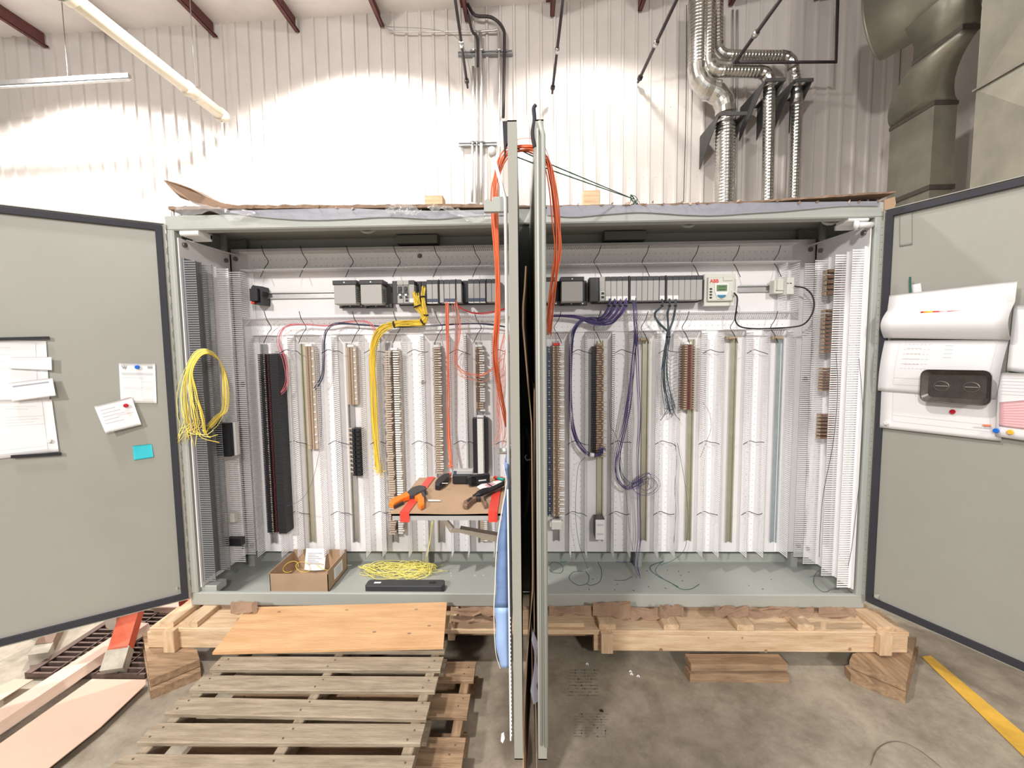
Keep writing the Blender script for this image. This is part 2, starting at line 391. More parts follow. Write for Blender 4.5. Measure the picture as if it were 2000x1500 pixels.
# spiral ducts with wall brackets
def spiral(label, pts, Y, r, bracket, bl):
    t = thing('spiral_duct', label, 'duct', tuple(on_y(*pts[-1][:2], Y)))
    P = [on_y(a, b, Y) for a, b in pts]
    Q = [P[0]]
    for i in range(1, len(P) - 1):  # rounded elbows
        a = P[i] + (P[i - 1] - P[i]).normalized() * r * 2.2; c = P[i] + (P[i + 1] - P[i]).normalized() * r * 2.2
        for k in range(7):
            u = k / 6; Q.append(a * (1 - u) ** 2 + P[i] * 2 * u * (1 - u) + c * u * u)
    Q.append(P[-1])
    # straight stretches as parts with ribbed seams, elbows as parts
    segs = [Q[0:2]]; els = []; i = 1
    while i < len(Q) - 1:
        els.append(Q[i:i + 7]); segs.append(Q[i + 6:i + 8]); i += 7
    for s_ in segs:
        L = (s_[1] - s_[0]).length; nn = max(2, int(L / .05)); pp = []; rr = []
        for k in range(nn):
            c = s_[0].lerp(s_[1], k / nn); d = s_[0].lerp(s_[1], (k + .7) / nn); e = s_[0].lerp(s_[1], (k + .85) / nn)
            pp += [c, d, e]; rr += [r, r, r * 1.05]
        pp.append(s_[1]); rr.append(r)
        mb = MB(); mb.tube(pp, rr, 24); mb.build('duct_run', 'spiral', t, True)
    for e in els:
        pp = []; rr = []
        for k, c in enumerate(e): pp += [c]; rr += [r * 1.04 if k % 2 else r * 1.1]
        mb = MB(); mb.tube(pp, rr, 24); mb.build('elbow', 'spiral', t)
    if bracket:
        (bx, by) = bracket; c = on_y(bx, by, Y); h = .52; wd = r * 1.9
        b = thing('duct_bracket', bl, 'bracket', (c.x, Y, c.z - h))
        for nm, sx in (('left', -1), ('right', 1)):
            mb = MB(); X = c.x + sx * (r + .05)
            mb.prism([(X, WY - .03, c.z), (X, Y - r - .12, c.z), (X, WY - .03, c.z - h)], (.012 * sx, 0, 0)); mb.build('gusset', 'bracket_dark', b)
        mb = MB(); mb.box(c.x - r - .06, c.x - r, Y - r - .12, WY - .03, c.z, c.z + .02); mb.box(c.x + r, c.x + r + .06, Y - r - .12, WY - .03, c.z, c.z + .02); mb.box(c.x - r - .06, c.x + r + .06, Y - r - .14, Y - r - .12, c.z - .03, c.z + .02); mb.build('collar', 'bracket_dark', b)
spiral('large silver spiral duct with foil elbow, leftmost of three on wall', [(1364, -1), (1362, 172), (1418, 182), (1415, 400)], 5.0, .145, (1416, 240), 'dark triangular wall bracket around the large silver duct')
spiral('small silver spiral duct, middle of the three on wall', [(1386, -1), (1384, 138), (1503, 140), (1499, 400)], 4.9, .085, (1500, 172), 'dark triangular wall bracket around middle silver duct')
spiral('small silver spiral duct, rightmost of the three on wall', [(1402, -1), (1402, 108), (1546, 110), (1557, 180), (1549, 400)], 5.1, .08, (1554, 172), 'dark triangular wall bracket around rightmost silver duct')
for px, lb in ((1431, 'thin conduit directly behind right side of large silver duct'), (1440, 'second thin conduit right of large silver duct')):
    wall_tube('conduit', [(px, 20), (px - 1, 200), (px - 4, 395)], .018, 'conduit', lb, 'conduit', 5.47)
wall_tube('wall_wire', [(1341, 10), (1340, 200), (1335, 395)], .006, 'black_pipe', 'thin dark wire hanging straight down back wall left of silver ducts', 'wire', 5.42)
wall_tube('wall_wire', [(755, 52), (860, 60), (905, 90), (925, 180), (930, 200)], .004, 'steel_dk', 'thin slack wire near top of back wall, left of the conduits', 'wire', 5.3)

# sheet metal ductwork, right
def rect(c, hx, hy, z=None): return [(c[0] - hx, c[1] - hy, c[2]), (c[0] + hx, c[1] - hy, c[2]), (c[0] + hx, c[1] + hy, c[2]), (c[0] - hx, c[1] + hy, c[2])]
A = on_y(1825, 205, 3.8); X0, Y0, ZS = A.x, 3.8, A.z; Y1 = on_x(1738, 262, X0).y; X1 = on_y(1870, 205, 3.8).x
t = thing('sheet_metal_duct', 'galvanised rectangular duct curving up the right wall beside the white strip', 'duct', (X0 + .2, Y0 + .4, 1.5))
mb = MB(); mb.loft([[(X0, Y0, z), (X1, Y0, z), (X1, Y1, z), (X0, Y1, z)] for z in (1.5, ZS)]); mb.build('lower_section', 'galv', t)
CQ = on_y(1880, 48, 3.15); CX, CZ = CQ.x, CQ.z; CR = on_y(1914, 48, 3.15).x; CF = on_x(1783, 118, CX).y
rings = []
for k in range(9):
    u = k / 8; e = u * u * (3 - 2 * u); z = ZS + .05 + (CZ - ZS - .1) * u; b = -.12 * math.sin(u * PI)
    L = lambda p, q: p + (q - p) * e
    rings.append([(L(X0, CX) + b, L(Y0, 3.15), z), (L(X1, CR) + b, L(Y0, 3.15), z), (L(X1, CR) + b, L(Y1, CF), z), (L(X0, CX) + b, L(Y1, CF), z)])
mb = MB(); mb.loft(rings); mb.build('offset_section', 'galv', t, True)
for z, rg in ((ZS, [(X0, Y0), (X1, Y0), (X1, Y1), (X0, Y1)]), (CZ - .05, [(a[0], a[1]) for a in rings[-1]])):
    cx = sum(a[0] for a in rg) / 4; cy = sum(a[1] for a in rg) / 4
    mb = MB(); mb.loft([[(cx + (a - cx) * 1.06, cy + (b - cy) * 1.03, z) for a, b in rg], [(cx + (a - cx) * 1.06, cy + (b - cy) * 1.03, z + .05) for a, b in rg]])
    mb.build('joint_flange', 'galv_dk', t)
rg = rings[-1]; q = [[(p[0], p[1], CZ) for p in rg], [(p[0] - .04, p[1] - .05, CZ + .14) for p in rg], [(p[0] - .25, p[1] - .15, CZ + .3 + (.1 if i in (1, 2) else 0)) for i, p in enumerate(rg)]]
mb = MB(); mb.loft(q); mb.build('elbow', 'galv', t, True)
zf = on_x(1800, 372, X0).z; mb = MB(); mb.box(X0 - .02, X1 + .02, Y0 - .02, Y1 + .02, zf - .03, zf + .03); mb.build('lower_flange', 'galv_dk', t)
c0 = on_y(1768, 8, 3.9)
t = thing('oval_duct', 'large rounded galvanised duct end hanging from the roof at upper right', 'duct', tuple(c0))
ax = Vector((.52, -.84, .12)).normalized(); sd = Vector((0, 0, 1)).cross(ax).normalized(); up = ax.cross(sd)
rg = []
for Lk in (-.34, -.31, .8):
    k = 1.03 if Lk == -.31 else 1
    rg.append([c0 + ax * Lk + sd * (.36 * k * math.cos(q / 28 * 2 * PI)) + up * (.5 * k * math.sin(q / 28 * 2 * PI)) for q in range(28)])
mb = MB(); mb.loft(rg[1:]); mb.build('shell', 'galv', t, True)
mb = MB(); mb.loft(rg[:2]); mb.build('end_band', 'galv', t, True)
UY = 2.1; UX = on_y(1906, 190, UY).x
t = thing('air_handler_duct', 'huge galvanised duct with cross creased panels at the right edge', 'duct', (UX + .7, .3, 1.2))
zm = on_y(1906, 176, UY).z
zs = [1.1, zm - 1.45, zm, zm + 1.45, 7.0]; ys = [-1.3, .4, UY]
for i in range(len(zs) - 1):
    for j in range(2):
        a, b = ys[j] + .006, ys[j + 1] - .006; z0, z1 = zs[i] + .006, zs[i + 1] - .006
        mb = MB(); cx = (UX - .12, (a + b) / 2, (z0 + z1) / 2)
        mb.vf([(UX, a, z0), (UX, b, z0), (UX, b, z1), (UX, a, z1), cx], [(0, 1, 4), (1, 2, 4), (2, 3, 4), (3, 0, 4), (3, 2, 1, 0)])
        mb.build('creased_panel', 'galv', t)
mb = MB(); mb.box(UX, UX + 1.2, -1.3, UY, 1.1, 7.0); mb.build('duct_body', 'galv', t)
for z in zs[1:4]: mb = MB(); mb.box(UX - .02, UX, -1.3, UY + .02, z - .008, z + .008); mb.build('seam', 'steel_dk', t)
cxl = on_y(1871, 300, 4.75).x
t = MB(); t.box(cxl, RX - .02, 4.75, 5.0, FZ, 6.6); t.build('building_column', 'wall', label='pale square column between the two galvanised ducts at right', cat='column')

# ================================================================== enclosure
HX = 1.83; H = 2.11; D = .5
enc = thing('control_enclosure', 'large grey steel electrical enclosure with four open doors', 'enclosure', (0, D / 2, 0))
mb = MB()
mb.box(-HX, HX, D - .003, D, 0, H); mb.box(-HX, -HX + .003, 0, D, 0, H); mb.box(HX - .003, HX, 0, D, 0, H)
mb.box(-HX, HX, 0, D, 0, .004); mb.box(-HX, HX, 0, D, H - .004, H)
mb.build('shell', 'grey', enc)
mb = MB(); mb.bbox(-HX, HX, -.003, .02, H - .073, H, .004); mb.bbox(-HX, HX, .0, .06, H - .075, H - .071, .002); mb.build('top_rail', 'grey', enc)
mb = MB(); mb.bbox(-HX, HX, -.003, .02, 0, .072, .004); mb.build('bottom_sill', 'grey', enc)
for s in (-1, 1):
    mb = MB(); a, b = sorted((s * HX, s * (HX - .038))); mb.bbox(a, b, -.002, .03, .072, H - .073, .003)
    a, b = sorted((s * (HX - .038), s * (HX - .042))); mb.box(a, b, .0, .05, .072, H - .073); mb.build('side_stile', 'grey', enc)
mb = MB(); mb.bbox(-.02, .10, 0.02, .09, .072, H - .073, .003); mb.build('center_mullion', 'dark_in', enc)
for s in (-1, 1):
    a = (.02, 1.775) if s > 0 else (-1.775, .018)
    mb = MB(); mb.box(a[0], a[1], .42, .426, .105, 2.035)
    mb.box(a[0], a[1], .42, .44, .105, .108)
    mb.build('mounting_panel', 'white_panel', enc)
    for px_z in (1.975, 1.2, .15):
        for xx in ((a[0] + .03, 1.745) if s > 0 else (-1.745, -.6)):
            mb = MB(); mb.cyl((xx, .42, px_z), (xx, .412, px_z), .014, 14); mb.cyl((xx, .412, px_z), (xx, .404, px_z), .009, 6); mb.build('panel_bolt', 'steel_dk', enc)
    mb = MB(); x0 = s * 1.772; x1 = s * 1.778
    mb.box(min(x0, x1), max(x0, x1), -.0 + .005, .40, .10, 2.0)
    a_, b_ = sorted((s * 1.70, s * 1.772)); mb.prism([(x0, .06, 2.0), (x0, .40, 2.0), (s * 1.715, .40, 1.99), (s * 1.74, .1, 1.99)], (0, 0, .004))
    mb.build('side_panel', 'white_panel', enc)
    for (yy, zz) in ((.04, 1.97), (.36, 1.955), (.36, .16)):
        mb = MB(); mb.cyl((x0, yy, zz), (x0 - s * .012, yy, zz), .013, 12); mb.build('panel_bolt', 'steel_dk', enc)
# interior roof rod, brackets, back-wall boxes
mb = MB(); mb.tube([(-.80, .1, 2.055), (1.62, .1, 2.055)], .006, 8); mb.build('roof_rod', 'steel_dk', enc, True)
for xx in (-.83, .87, 1.6):
    mb = MB(); mb.tube(smooth_path([(xx - .02, .09, 2.075), (xx, .09, 2.04), (xx + .04, .09, 2.035), (xx + .07, .1, 2.055)], 4), .009, 6); mb.build('rod_hook', 'grey', enc, True)
for xx in (-.62, .64):
    mb = MB(); mb.bbox(xx - .12, xx + .13, .40, .496, 2.05, 2.10, .004); mb.build('roof_bracket', 'dark_in', enc)
for s in (-1, 1):
    mb = MB(); a, b = sorted((s * 1.66, s * 1.76)); mb.bbox(a, b, .0, .1, 2.01 if s < 0 else 2.02, 2.036, .006); mb.box(a, b, .09, .1, 2.0, 2.04); mb.build('door_switch', 'white', enc, label='white door switch in the upper %s corner' % ('left' if s < 0 else 'right'))
    for yy in (.25, .45):
        mb = MB(); mb.bbox(s * 1.70 - .012, s * 1.70 + .012, yy - .012, yy + .012, 1.99, 2.10, .002); mb.build('panel_bracket', 'dark_in', enc)
    for xx in ((-1.765, -.62) if s < 0 else (.75, 1.73)):
        mb = MB(); mb.box(xx - .02, xx + .02, .43, .49, .004, .105); mb.build('panel_foot', 'grey', enc)
mb = MB(); mb.cyl((1.775, -.0, 2.0), (1.70, .0, 2.0), .014, 14); mb.cyl((1.70, -.0, 2.0), (1.69, .0, 2.0), .022, 14); mb.build('ground_lug', 'white', enc, True)
mb = MB(); mb.bbox(-1.81, -1.70, .02, .1, .06, .1, .004); mb.build('corner_bracket', 'grey', enc)
# lifting eyes
for px, py, lb in ((345, 405, 'at top left corner'), (1703, 381, 'at top right corner'), (1241, 390, 'behind top front edge')):
    Y = .07 if px != 1241 else .12
    c = on_y(px, py, Y); c.z = H + .035; mb = MB()
    mb.tube([c + Vector((.022 * math.cos(k / 14 * 2 * PI), 0, .028 * math.sin(k / 14 * 2 * PI))) for k in range(15)], .009, 8, False)
    mb.cyl((c.x, c.y, H - .005), (c.x, c.y, H + .012), .016, 12); mb.build('lifting_eye', 'zinc', enc, True)

# doors
ZT, ZB = 2.067, .046
def door(hx, hy, dx, dy, nx, ny, wd, lab, gas='gasket', gh=.013):
    d = Vector((dx, dy, 0)).normalized(); n = Vector((nx, ny, 0)).normalized()
    def T(p): return Vector((hx, hy, 0)) + d * p.x + n * p.y + Vector((0, 0, p.z))
    mb = MB(); mb.box(.001, wd - .001, -.0199, -.016, ZB + .001, ZT - .001, T)
    mb.box(.002, wd - .002, -.004, 0, ZB + .002, ZT - .002, T) # inner skin
    for a in ((0, .004, ZB, ZT), (wd - .004, wd, ZB, ZT)): mb.box(a[0], a[1], -.02, .008, a[2], a[3], T)
    mb.box(0, wd, -.02, .008, ZB, ZB + .004, T); mb.box(0, wd, -.02, .008, ZT - .004, ZT, T)
    dr = mb.build('door', 'door_in', enc, label=lab)
    g = .011; w2 = .028; mb = MB()
    mb.box(g, g + w2, 0, gh, ZB + g, ZT - g, T); mb.box(wd - g - w2, wd - g, 0, gh, ZB + g, ZT - g, T)
    mb.box(g + w2, wd - g - w2, 0, gh, ZB + g, ZB + g + w2, T); mb.box(g + w2, wd - g - w2, 0, gh, ZT - g - w2, ZT - g, T)
    mb.build('gasket', gas, dr)
    mb = MB(); p = T(Vector((0, 0, 0))); k = 0; z = ZB + .03
    while z < ZT - .06:
        q = T(Vector((-.008, -.006 if k % 2 else -.004, 0))); mb.tube([(q.x, q.y, z), (q.x, q.y, z + .034)], .0065 if k % 2 else .0055, 8); z += .036; k += 1
    mb.box(-.030, -.01, -.004, .002, ZB + .03, ZT - .03, T)
    mb.build('hinge', 'steel_dk' if 0 else 'grey', dr)
    return dr, T, Vector((hx, hy, 0)), d, n
DL = door(-1.826, -.012, -math.cos(.598), -math.sin(.598), .563, -.826, .935, 'left outer door swung open toward the camera')
DR = door(1.826, -.012, math.cos(1.103), -math.sin(1.103), -.893, -.451, .935, 'right outer door swung open toward the camera')
CL = door(-.016 + .008, -.004, 0, -1, -1, 0, .93, 'left middle door seen edge on', gh=.006)
CR = door(.091 - .008, -.004, 0, -1, 1, 0, .93, 'right middle door seen edge on', gh=.006)
# middle door details: black end of seal, handle, latch rods, stay arm
mb = MB(); mb.prism([(-.030, -.93, 2.067), (-.004, -.93, 2.067), (-.008, -.93, 2.02), (-.02, -.93, 2.0), (-.026, -.93, 1.96)], (0, .02, 0)); mb.build('seal_end', 'gasket', CL[0])
mb = MB(); mb.tube(smooth_path([(.064, -.932, 1.99), (.058, -.932, 2.03), (.064, -.93, 2.07), (.062, -.93, 2.10), (.068, -.93, 2.11)], 4), .006, 6); mb.build('seal_end', 'gasket', CR[0])
mb = MB(); mb.tube([(.089, -.94, .1), (.089, -.94, 2.02), (.078, -.935, 2.06)], .007, 8); mb.tube([(.073, -.937, .1), (.073, -.937, 2.04)], .004, 6); mb.build('latch_rod', 'grey', CR[0], True)
mb = MB(); mb.tube([(-.026, -.88, .12), (-.026, -.88, 1.86), (-.064, -.87, 2.0)], .0055, 8); mb.tube([(-.066, -.885, 2.005), (-.066, -.86, 2.005)], .012, 14)
mb.build('latch_rod', 'white', CL[0], True)
mb = MB(); mb.prism([(-.095, -.86, 1.83), (-.095, -.86, 1.862), (-.08, -.86, 1.872), (-.072, -.86, 1.86), (-.064, -.86, 1.875), (-.016, -.86, 1.875), (-.016, -.86, 1.83)], (0, .02, 0)); mb.build('stop_bracket', 'grey', CL[0])
mb = MB(); c = on_y(983, 881, -.86); mb.cyl((c.x - .012, -.86, c.z), (-.016, -.86, c.z), .010, 14); mb.cyl((-.03, -.86, c.z), (-.016, -.86, c.z), .024, 16); mb.box(-.03, -.022, -.88, -.84, c.z - .02, c.z + .05); mb.build('latch', 'zinc', CL[0], True)
# black swing handle on the outer face of the left middle door
h = on_y(1022, 872, -.7); hz = h.z
mb = MB(); P = smooth_path([(.016, -.62, hz + .06), (.035, -.62, hz + .045), (.05, -.62, hz - .01), (.048, -.62, hz - .12), (.036, -.62, hz - .24), (.02, -.62, hz - .3)], 5)
mb.tube(P, [.02 + .012 * math.sin(PI * k / (len(P) - 1)) for k in range(len(P))], 12); mb.box(.012, .03, -.66, -.58, hz - .16, hz + .09); mb.build('handle', 'black', CL[0], True)
mb = MB(); mb.tube([(.045, -.64, hz + .02), (.052, -.65, hz - .01), (.056, -.65, hz - .05)], .002, 5); mb.tube([(.034, -.66, hz - .04), (.028, -.665, hz - .05), (.034, -.665, hz - .06), (.056, -.665, hz - .055)], .003, 5); mb.build('key_ring', 'white', CL[0], True)
# ================================================================== slotted wire ducts
PY = .42   # face of the mounting panel
def fingers(mb, axis, a0, a1, fix, base, tip, inner, pitch=.0125, fw=.0060, th=.0022, side=1, solid=.012):
    # a comb wall; axis: run direction; base->tip protrusion
    # generic mapping supplied by 'inner'
    mb.box(a0, a1, base, base + (solid if tip > base else -solid), fix - th / 2, fix + th / 2, inner) if tip > base else mb.box(a0, a1, base - solid, base, fix - th / 2, fix + th / 2, inner)
    n = int((a1 - a0) / pitch); e = 1 if tip > base else -1
    for i in range(n):
        c = a0 + (i + .5) * pitch
        y0, y1 = sorted((base + e * solid, tip)); mb.box(c - fw / 2, c + fw / 2, y0, y1, fix - th / 2, fix + th / 2, inner)
        y0, y1 = sorted((tip - e * .004, tip)); mb.box(c - fw / 2 - .001, c + fw / 2 + .001, y0, y1, fix - th * .9, fix + th * .9, inner)
def duct(label, axis, a0, a1, w0, w1, m='duct', walls=(1, 1), hgt=.092, side=None, group=None, breaks=None):
    # back-panel ducts: axis 'z' (vertical, walls at x=w0,w1) or 'x' (horizontal, walls at z=w0,w1); side ducts: side=+-1 with walls at y=w0,w1
    if side is None:
        if axis == 'z': T = lambda p: Vector((p.z, p.y, p.x))
        else: T = lambda p: Vector((p.x, p.y, p.z))
        base, tip = PY - .002, PY - hgt
        loc = ((w0 + w1) / 2, PY, a0) if axis == 'z' else ((a0 + a1) / 2, PY, min(w0, w1))
    else:
        T = lambda p: Vector((side * p.y, p.z, p.x)); base, tip = 1.772, 1.772 - hgt
        loc = (side * 1.77, (w0 + w1) / 2, a0)
    t = thing('wire_duct', label, 'wire duct', loc, group)
    mb = MB(); e = -1
    b0, b1 = sorted((base, base + e * .002)); lo, hi = min(w0, w1), max(w0, w1)
    mb.box(a0, a1, b0, b1, lo if walls[0] else hi - .03, hi if walls[1] else lo + .03, T)
    # punched holes in the base shown as small raised dark dots
    mb.mi = [0] * len(mb.f); mb.ms = [m]; mb.use('ink' if m == 'duct' else 'black'); k = a0 + .04
    b0, b1 = sorted((base + e * .002, base + e * .0024))
    while k < a1 - .03 and walls == (1, 1):
        for q in (.3, .7):
            z = lo + (hi - lo) * q; mb.box(k - .002, k + .002, b0, b1, z - .0025, z + .0025, T)
        k += .035
    mb.build('duct_base', None, t)
    for j, wv in enumerate((lo, hi)):
        if walls[j]:
            mb = MB()
            spans = [(a0, a1)] if breaks is None or j == breaks[0] else breaks[1]
            for s0, s1 in spans: fingers(mb, axis, s0, s1, wv, base, tip, T)
            mb.build('duct_wall', m, t)
    return t
VX = [(-1.5, -1.398), (-1.231, -1.13), (-.964, -.862), (-.697, -.59), (-.429, -.326), (-.166, -.066), (.04, .141), (.308, .406), (.570, .672), (.840, .942), (1.110, 1.208), (1.377, 1.476)]
gaps_l = [(-1.655, -1.5), (-1.398, -1.231), (-1.13, -.964), (-.862, -.697), (-.59, -.429), (-.326, -.166)]
gaps_r = [(.141, .308), (.406, .570), (.672, .840), (.942, 1.110), (1.208, 1.377), (1.476, 1.62)]
names = ['right of the long black terminal strip', 'left of the short black stepped terminal block', 'carrying the hanging yellow wires', 'right of the pink beige terminal column',
         'carrying the hanging orange wires', 'partly behind the left middle door', 'mostly hidden behind the right middle door', 'carrying the curving purple wires',
         'left of the bare rail with purple wires', 'carrying the dark slate wires', 'right of the brown terminal columns', 'between the two empty rails at right']
for (a, b), nm in zip(VX, names): duct('white slotted vertical wire duct on back panel, ' + nm, 'z', .112, 1.497, a, b)
duct('white single slotted wall left of the long black terminal strip', 'z', .112, 1.497, -1.655, -1.62, walls=(1, 0))
duct('white single slotted wall right of the last empty rail', 'z', .112, 1.497, 1.585, 1.622, walls=(0, 1))
for nm, a0, a1, gp in (('left', -1.67, .0, gaps_l), ('right', .05, 1.64, gaps_r)):
    duct('white slotted horizontal duct across very top of %s back panel' % nm, 'x', a0, a1, 1.893, 1.998)
    duct('white slotted horizontal duct under the modules on %s back panel' % nm, 'x', a0, a1, 1.502, 1.603, breaks=(1, gp))
duct('vertical duct piece at left end of module row', 'z', 1.61, 1.89, -1.668, -1.64, walls=(1, 0))
duct('vertical duct piece at right end of module row', 'z', 1.61, 1.89, 1.56, 1.63, walls=(1, 1))
duct('dark grey slotted duct at front of left side panel', 'z', .125, 1.9, .02, .142, 'duct_grey', side=-1, hgt=.072)
duct('white slotted duct at back of left side panel', 'z', .115, 1.9, .26, .36, side=-1, hgt=.084)
duct('white slotted duct at front of right side panel', 'z', .10, 1.9, .02, .142, side=1, hgt=.072)
duct('white slotted duct at back of right side panel', 'z', .10, 1.9, .28, .37, side=1, hgt=.086)

# ================================================================== rails
def rail_v(X, z0, z1, m, label):
    mb = MB(); mb.box(X - .0175, X + .0175, PY - .010, PY - .009, z0, z1); mb.box(X - .0135, X - .0125, PY - .009, PY, z0, z1); mb.box(X + .0125, X + .0135, PY - .009, PY, z0, z1)
    mb = MB(); y = PY
    prof = [(-.0175, -.0085), (-.0175, -.0075), (-.0125, -.0075), (-.0125, -.0), (.0125, -.0), (.0125, -.0075), (.0175, -.0075), (.0175, -.0085), (.0115, -.0085), (.0115, -.001), (-.0115, -.001), (-.0115, -.0085)]
    mb.prism([(X + a * 1.15, y + b * 1.6, z0) for a, b in prof], (0, 0, z1 - z0))
    t = mb.build('din_rail', m, label=label, cat='rail')
    return t
def rail_x(x0, x1, z, label):
    mb = MB(); prof = [(-.0175, -.0085), (-.0175, -.0075), (-.0125, -.0075), (-.0125, -.0), (.0125, -.0), (.0125, -.0075), (.0175, -.0075), (.0175, -.0085), (.0115, -.0085), (.0115, -.001), (-.0115, -.001), (-.0115, -.0085)]
    mb.prism([(x0, PY + b * 1.6, z + a * 1.15) for a, b in prof], (x1 - x0, 0, 0))
    mb.build('din_rail', 'rail_g', label=label, cat='rail')
RLX = [-1.575, -1.335, -1.063, -.79, -.51, -.245]; RRX = [.215, .495, .77, 1.05, 1.294, 1.576]
def xat(px, py, Y=PY): return on_y(px, py, Y).x
rl = [(xat(537, 1050), .165, 1.45, 'rail_g', 'rail behind the long black terminal strip'), (-1.345, .173, 1.45, 'rail_y', 'yellowish rail under the narrow beige terminal strip'),
      (-1.06, .173, 1.45, 'rail_g', 'grey rail holding the short black stepped terminal block'), (xat(772, 1050), .173, 1.45, 'rail_g', 'rail behind the tall pink beige terminal column'),
      (xat(862, 1040), .173, 1.45, 'rail_g', 'rail behind the narrow beige marker column'), (xat(940, 1040), .173, 1.45, 'rail_g', 'rail behind the black and white terminal block'),
      (xat(1087, 1050), .184, 1.45, 'rail_g', 'rail under the red capped terminal column'), (xat(1171, 1050), .184, 1.45, 'rail_y', 'yellowish rail under the dark brown terminal column'),
      (xat(1256, 1050), .184, 1.462, 'rail_y', 'bare pale yellow rail with purple wires hanging beside it'), (xat(1342, 1050), .184, 1.45, 'rail_y', 'yellowish rail under the wide brown terminal block'),
      (xat(1421, 1058), .174, 1.457, 'rail_y', 'empty rail, second from the right end of the panel'), (xat(1508, 1058), .174, 1.453, 'rail_b', 'empty bluish rail nearest the right end of the panel')]
for a in rl: rail_v(*a)
for px, py, lb in ((1256, 663, 'tan end stop on top of the bare rail beside the purple wires'), (1427, 660, 'tan end stop on top of second empty rail from right'), (1516, 660, 'tan end stop on top of the rightmost empty rail')):
    c = on_y(px, py, .39); mb = MB(); mb.bbox(c.x - .032, c.x + .032, .372, PY - .014, c.z - .009, c.z + .009, .003); mb.use('tan'); mb.bbox(c.x - .022, c.x + .022, .362, .373, c.z - .006, c.z + .006); mb.build('end_stop', 'tan', label=lb, cat='end stop')
rail_x(xat(514, 577), xat(655, 577), on_y(580, 577, PY).z, 'horizontal shiny rail left of the two grey power supplies')
rail_x(xat(1440, 564), xat(1515, 564), on_y(1478, 564, PY).z, 'horizontal shiny rail between white meter and small grey socket')

# ================================================================== terminal strips
def block_mesh(name, specs):
    mb = MB()
    for (m, x0, x1, y0, y1, z0, z1) in specs: mb.use(m); mb.box(x0, x1, PY - y1, PY - y0, z0, z1)
    me = bpy.data.meshes.new(name); me.from_pydata([p - Vector((0, PY, 0)) for p in mb.v], [], mb.f)
    for k in mb.ms: me.materials.append(M[k])
    me.polygons.foreach_set('material_index', mb.mi); me.update(); return me
def strip(label, px, y_top, y_bot, pitch, meshes, yf=.37, cap=None, capm='white', capw=.02, seq=None):
    a = on_y(px, y_top, yf); b = on_y(px, y_bot, yf); X = None
    t = thing('terminal_strip', label, 'terminal strip', (px if isinstance(px, float) and abs(px) < 3 else a.x, PY, b.z))
    z = b.z; n = min(100, int((a.z - b.z) / pitch))
    for i in range(n):
        m = meshes[(seq[i % len(seq)] if seq else R.randrange(len(meshes)))]
        place(m, 'terminal_block', t, (0, 0, (i + .5) * pitch))
    if cap:
        mb = MB(); zt = n * pitch + b.z; mb.bbox(t.location.x - capw, t.location.x + capw, PY - .05, PY - .014, zt + .001, zt + .016, .002); mb.use(capm); mb.build('end_bracket', capm, t, label=cap)
    return t
p = .0112; h = p * .46
m1 = block_mesh('black_fused', [('black', -.062, .062, .014, .075, -h, h), ('black', -.066, -.02, .075, .088, -h * .7, h * .7), ('dark_red', -.016, -.004, .076, .084, -h * .4, h * .3), ('beige', -.031, -.024, .076, .092, -h * .45, h * .25), ('black', .012, .062, .075, .1, -h, h)])
m1b = block_mesh('black_fused_b', [('black', -.062, .062, .014, .075, -h, h), ('black', -.066, -.02, .075, .088, -h * .7, h * .7), ('dark_red', -.014, -.002, .076, .083, -h * .5, h * .3), ('beige', -.03, -.025, .076, .09, -h * .5, h * .1), ('black', .012, .062, .075, .098, -h, h)])
strip('long black fused terminal strip dotted with red, leftmost on panel', 525, 682, 1040, p, [m1, m1b], .34, 'white end bracket', 'white')
p = .0075; h = p * .46
m2 = block_mesh('beige_slim', [('beige', -.032, .032, .012, .045, -h, h), ('tan', -.02, .012, .045, .052, -h, h), ('brown', -.006, .0, .052, .054, -h * .8, h * .8)])
m2w = block_mesh('beige_slim_mark', [('beige', -.032, .032, .012, .045, -h, h), ('tan', -.02, .012, .045, .052, -h, h), ('brown', -.006, .0, .052, .054, -h * .8, h * .8), ('white', .016, .03, .045, .05, -h, h)])
strip('narrow beige terminal strip with white tick marks, second gap', 602, 676, 877, p * 1.05, [m2, m2w], .37, 'white end bracket', 'white', seq=[0, 0, 0, 0, 0, 1])
strip('shorter beige terminal strip with a black cord round its top', 684, 676, 790, p, [m2, m2w], .37, 'white end bracket', 'white', seq=[0, 0, 0, 0, 1])
p = .0275; h = p * .4
m3 = block_mesh('stepped', [('black', -.02, .034, .012, .06, -h * 1.15, h * 1.15), ('black', -.012, .0, .06, .075, -h * .6, h * .8), ('black', .01, .03, .06, .072, -h * .5, h * .6), ('black', -.028, -.018, .03, .05, -h * 1.1, -h * .5), ('beige', -.052, -.024, .02, .036, h * .3, h * .9)])
strip('short black stepped terminal block with pale wire stubs on its left', 693, 833, 930, p, [m3], .36)
p = .0145; h = p * .3
def stack_mesh(nm, o): return block_mesh(nm, [('tan', -.02, .02, .012, .05, -p * .45, p * .45), ('beige', -.05 + o, -.012 + o, .03, .088, -h, h), ('brown', -.018, -.006, .05, .054, -p * .4, p * .4), ('white', .0, .034 + o, .05, .075, -h, h * .7), ('tan', .03 + o, .042 + o, .055, .07, -h, h)])
mm = [stack_mesh('stk%d' % i, (i - 1) * .004) for i in range(3)]
strip('tall pink beige double terminal column right of the yellow wires', 769, 682, 1040, p, mm, .37, 'white end bracket', 'white')
m5 = block_mesh('marker_row', [('tan', -.02, .018, .012, .045, -p * .45, p * .45), ('beige', -.016, .028, .045, .062, -h, h), ('brown', -.022, -.012, .045, .05, -h, h), ('white', .01, .028, .06, .065, -h * .8, h * .7)])
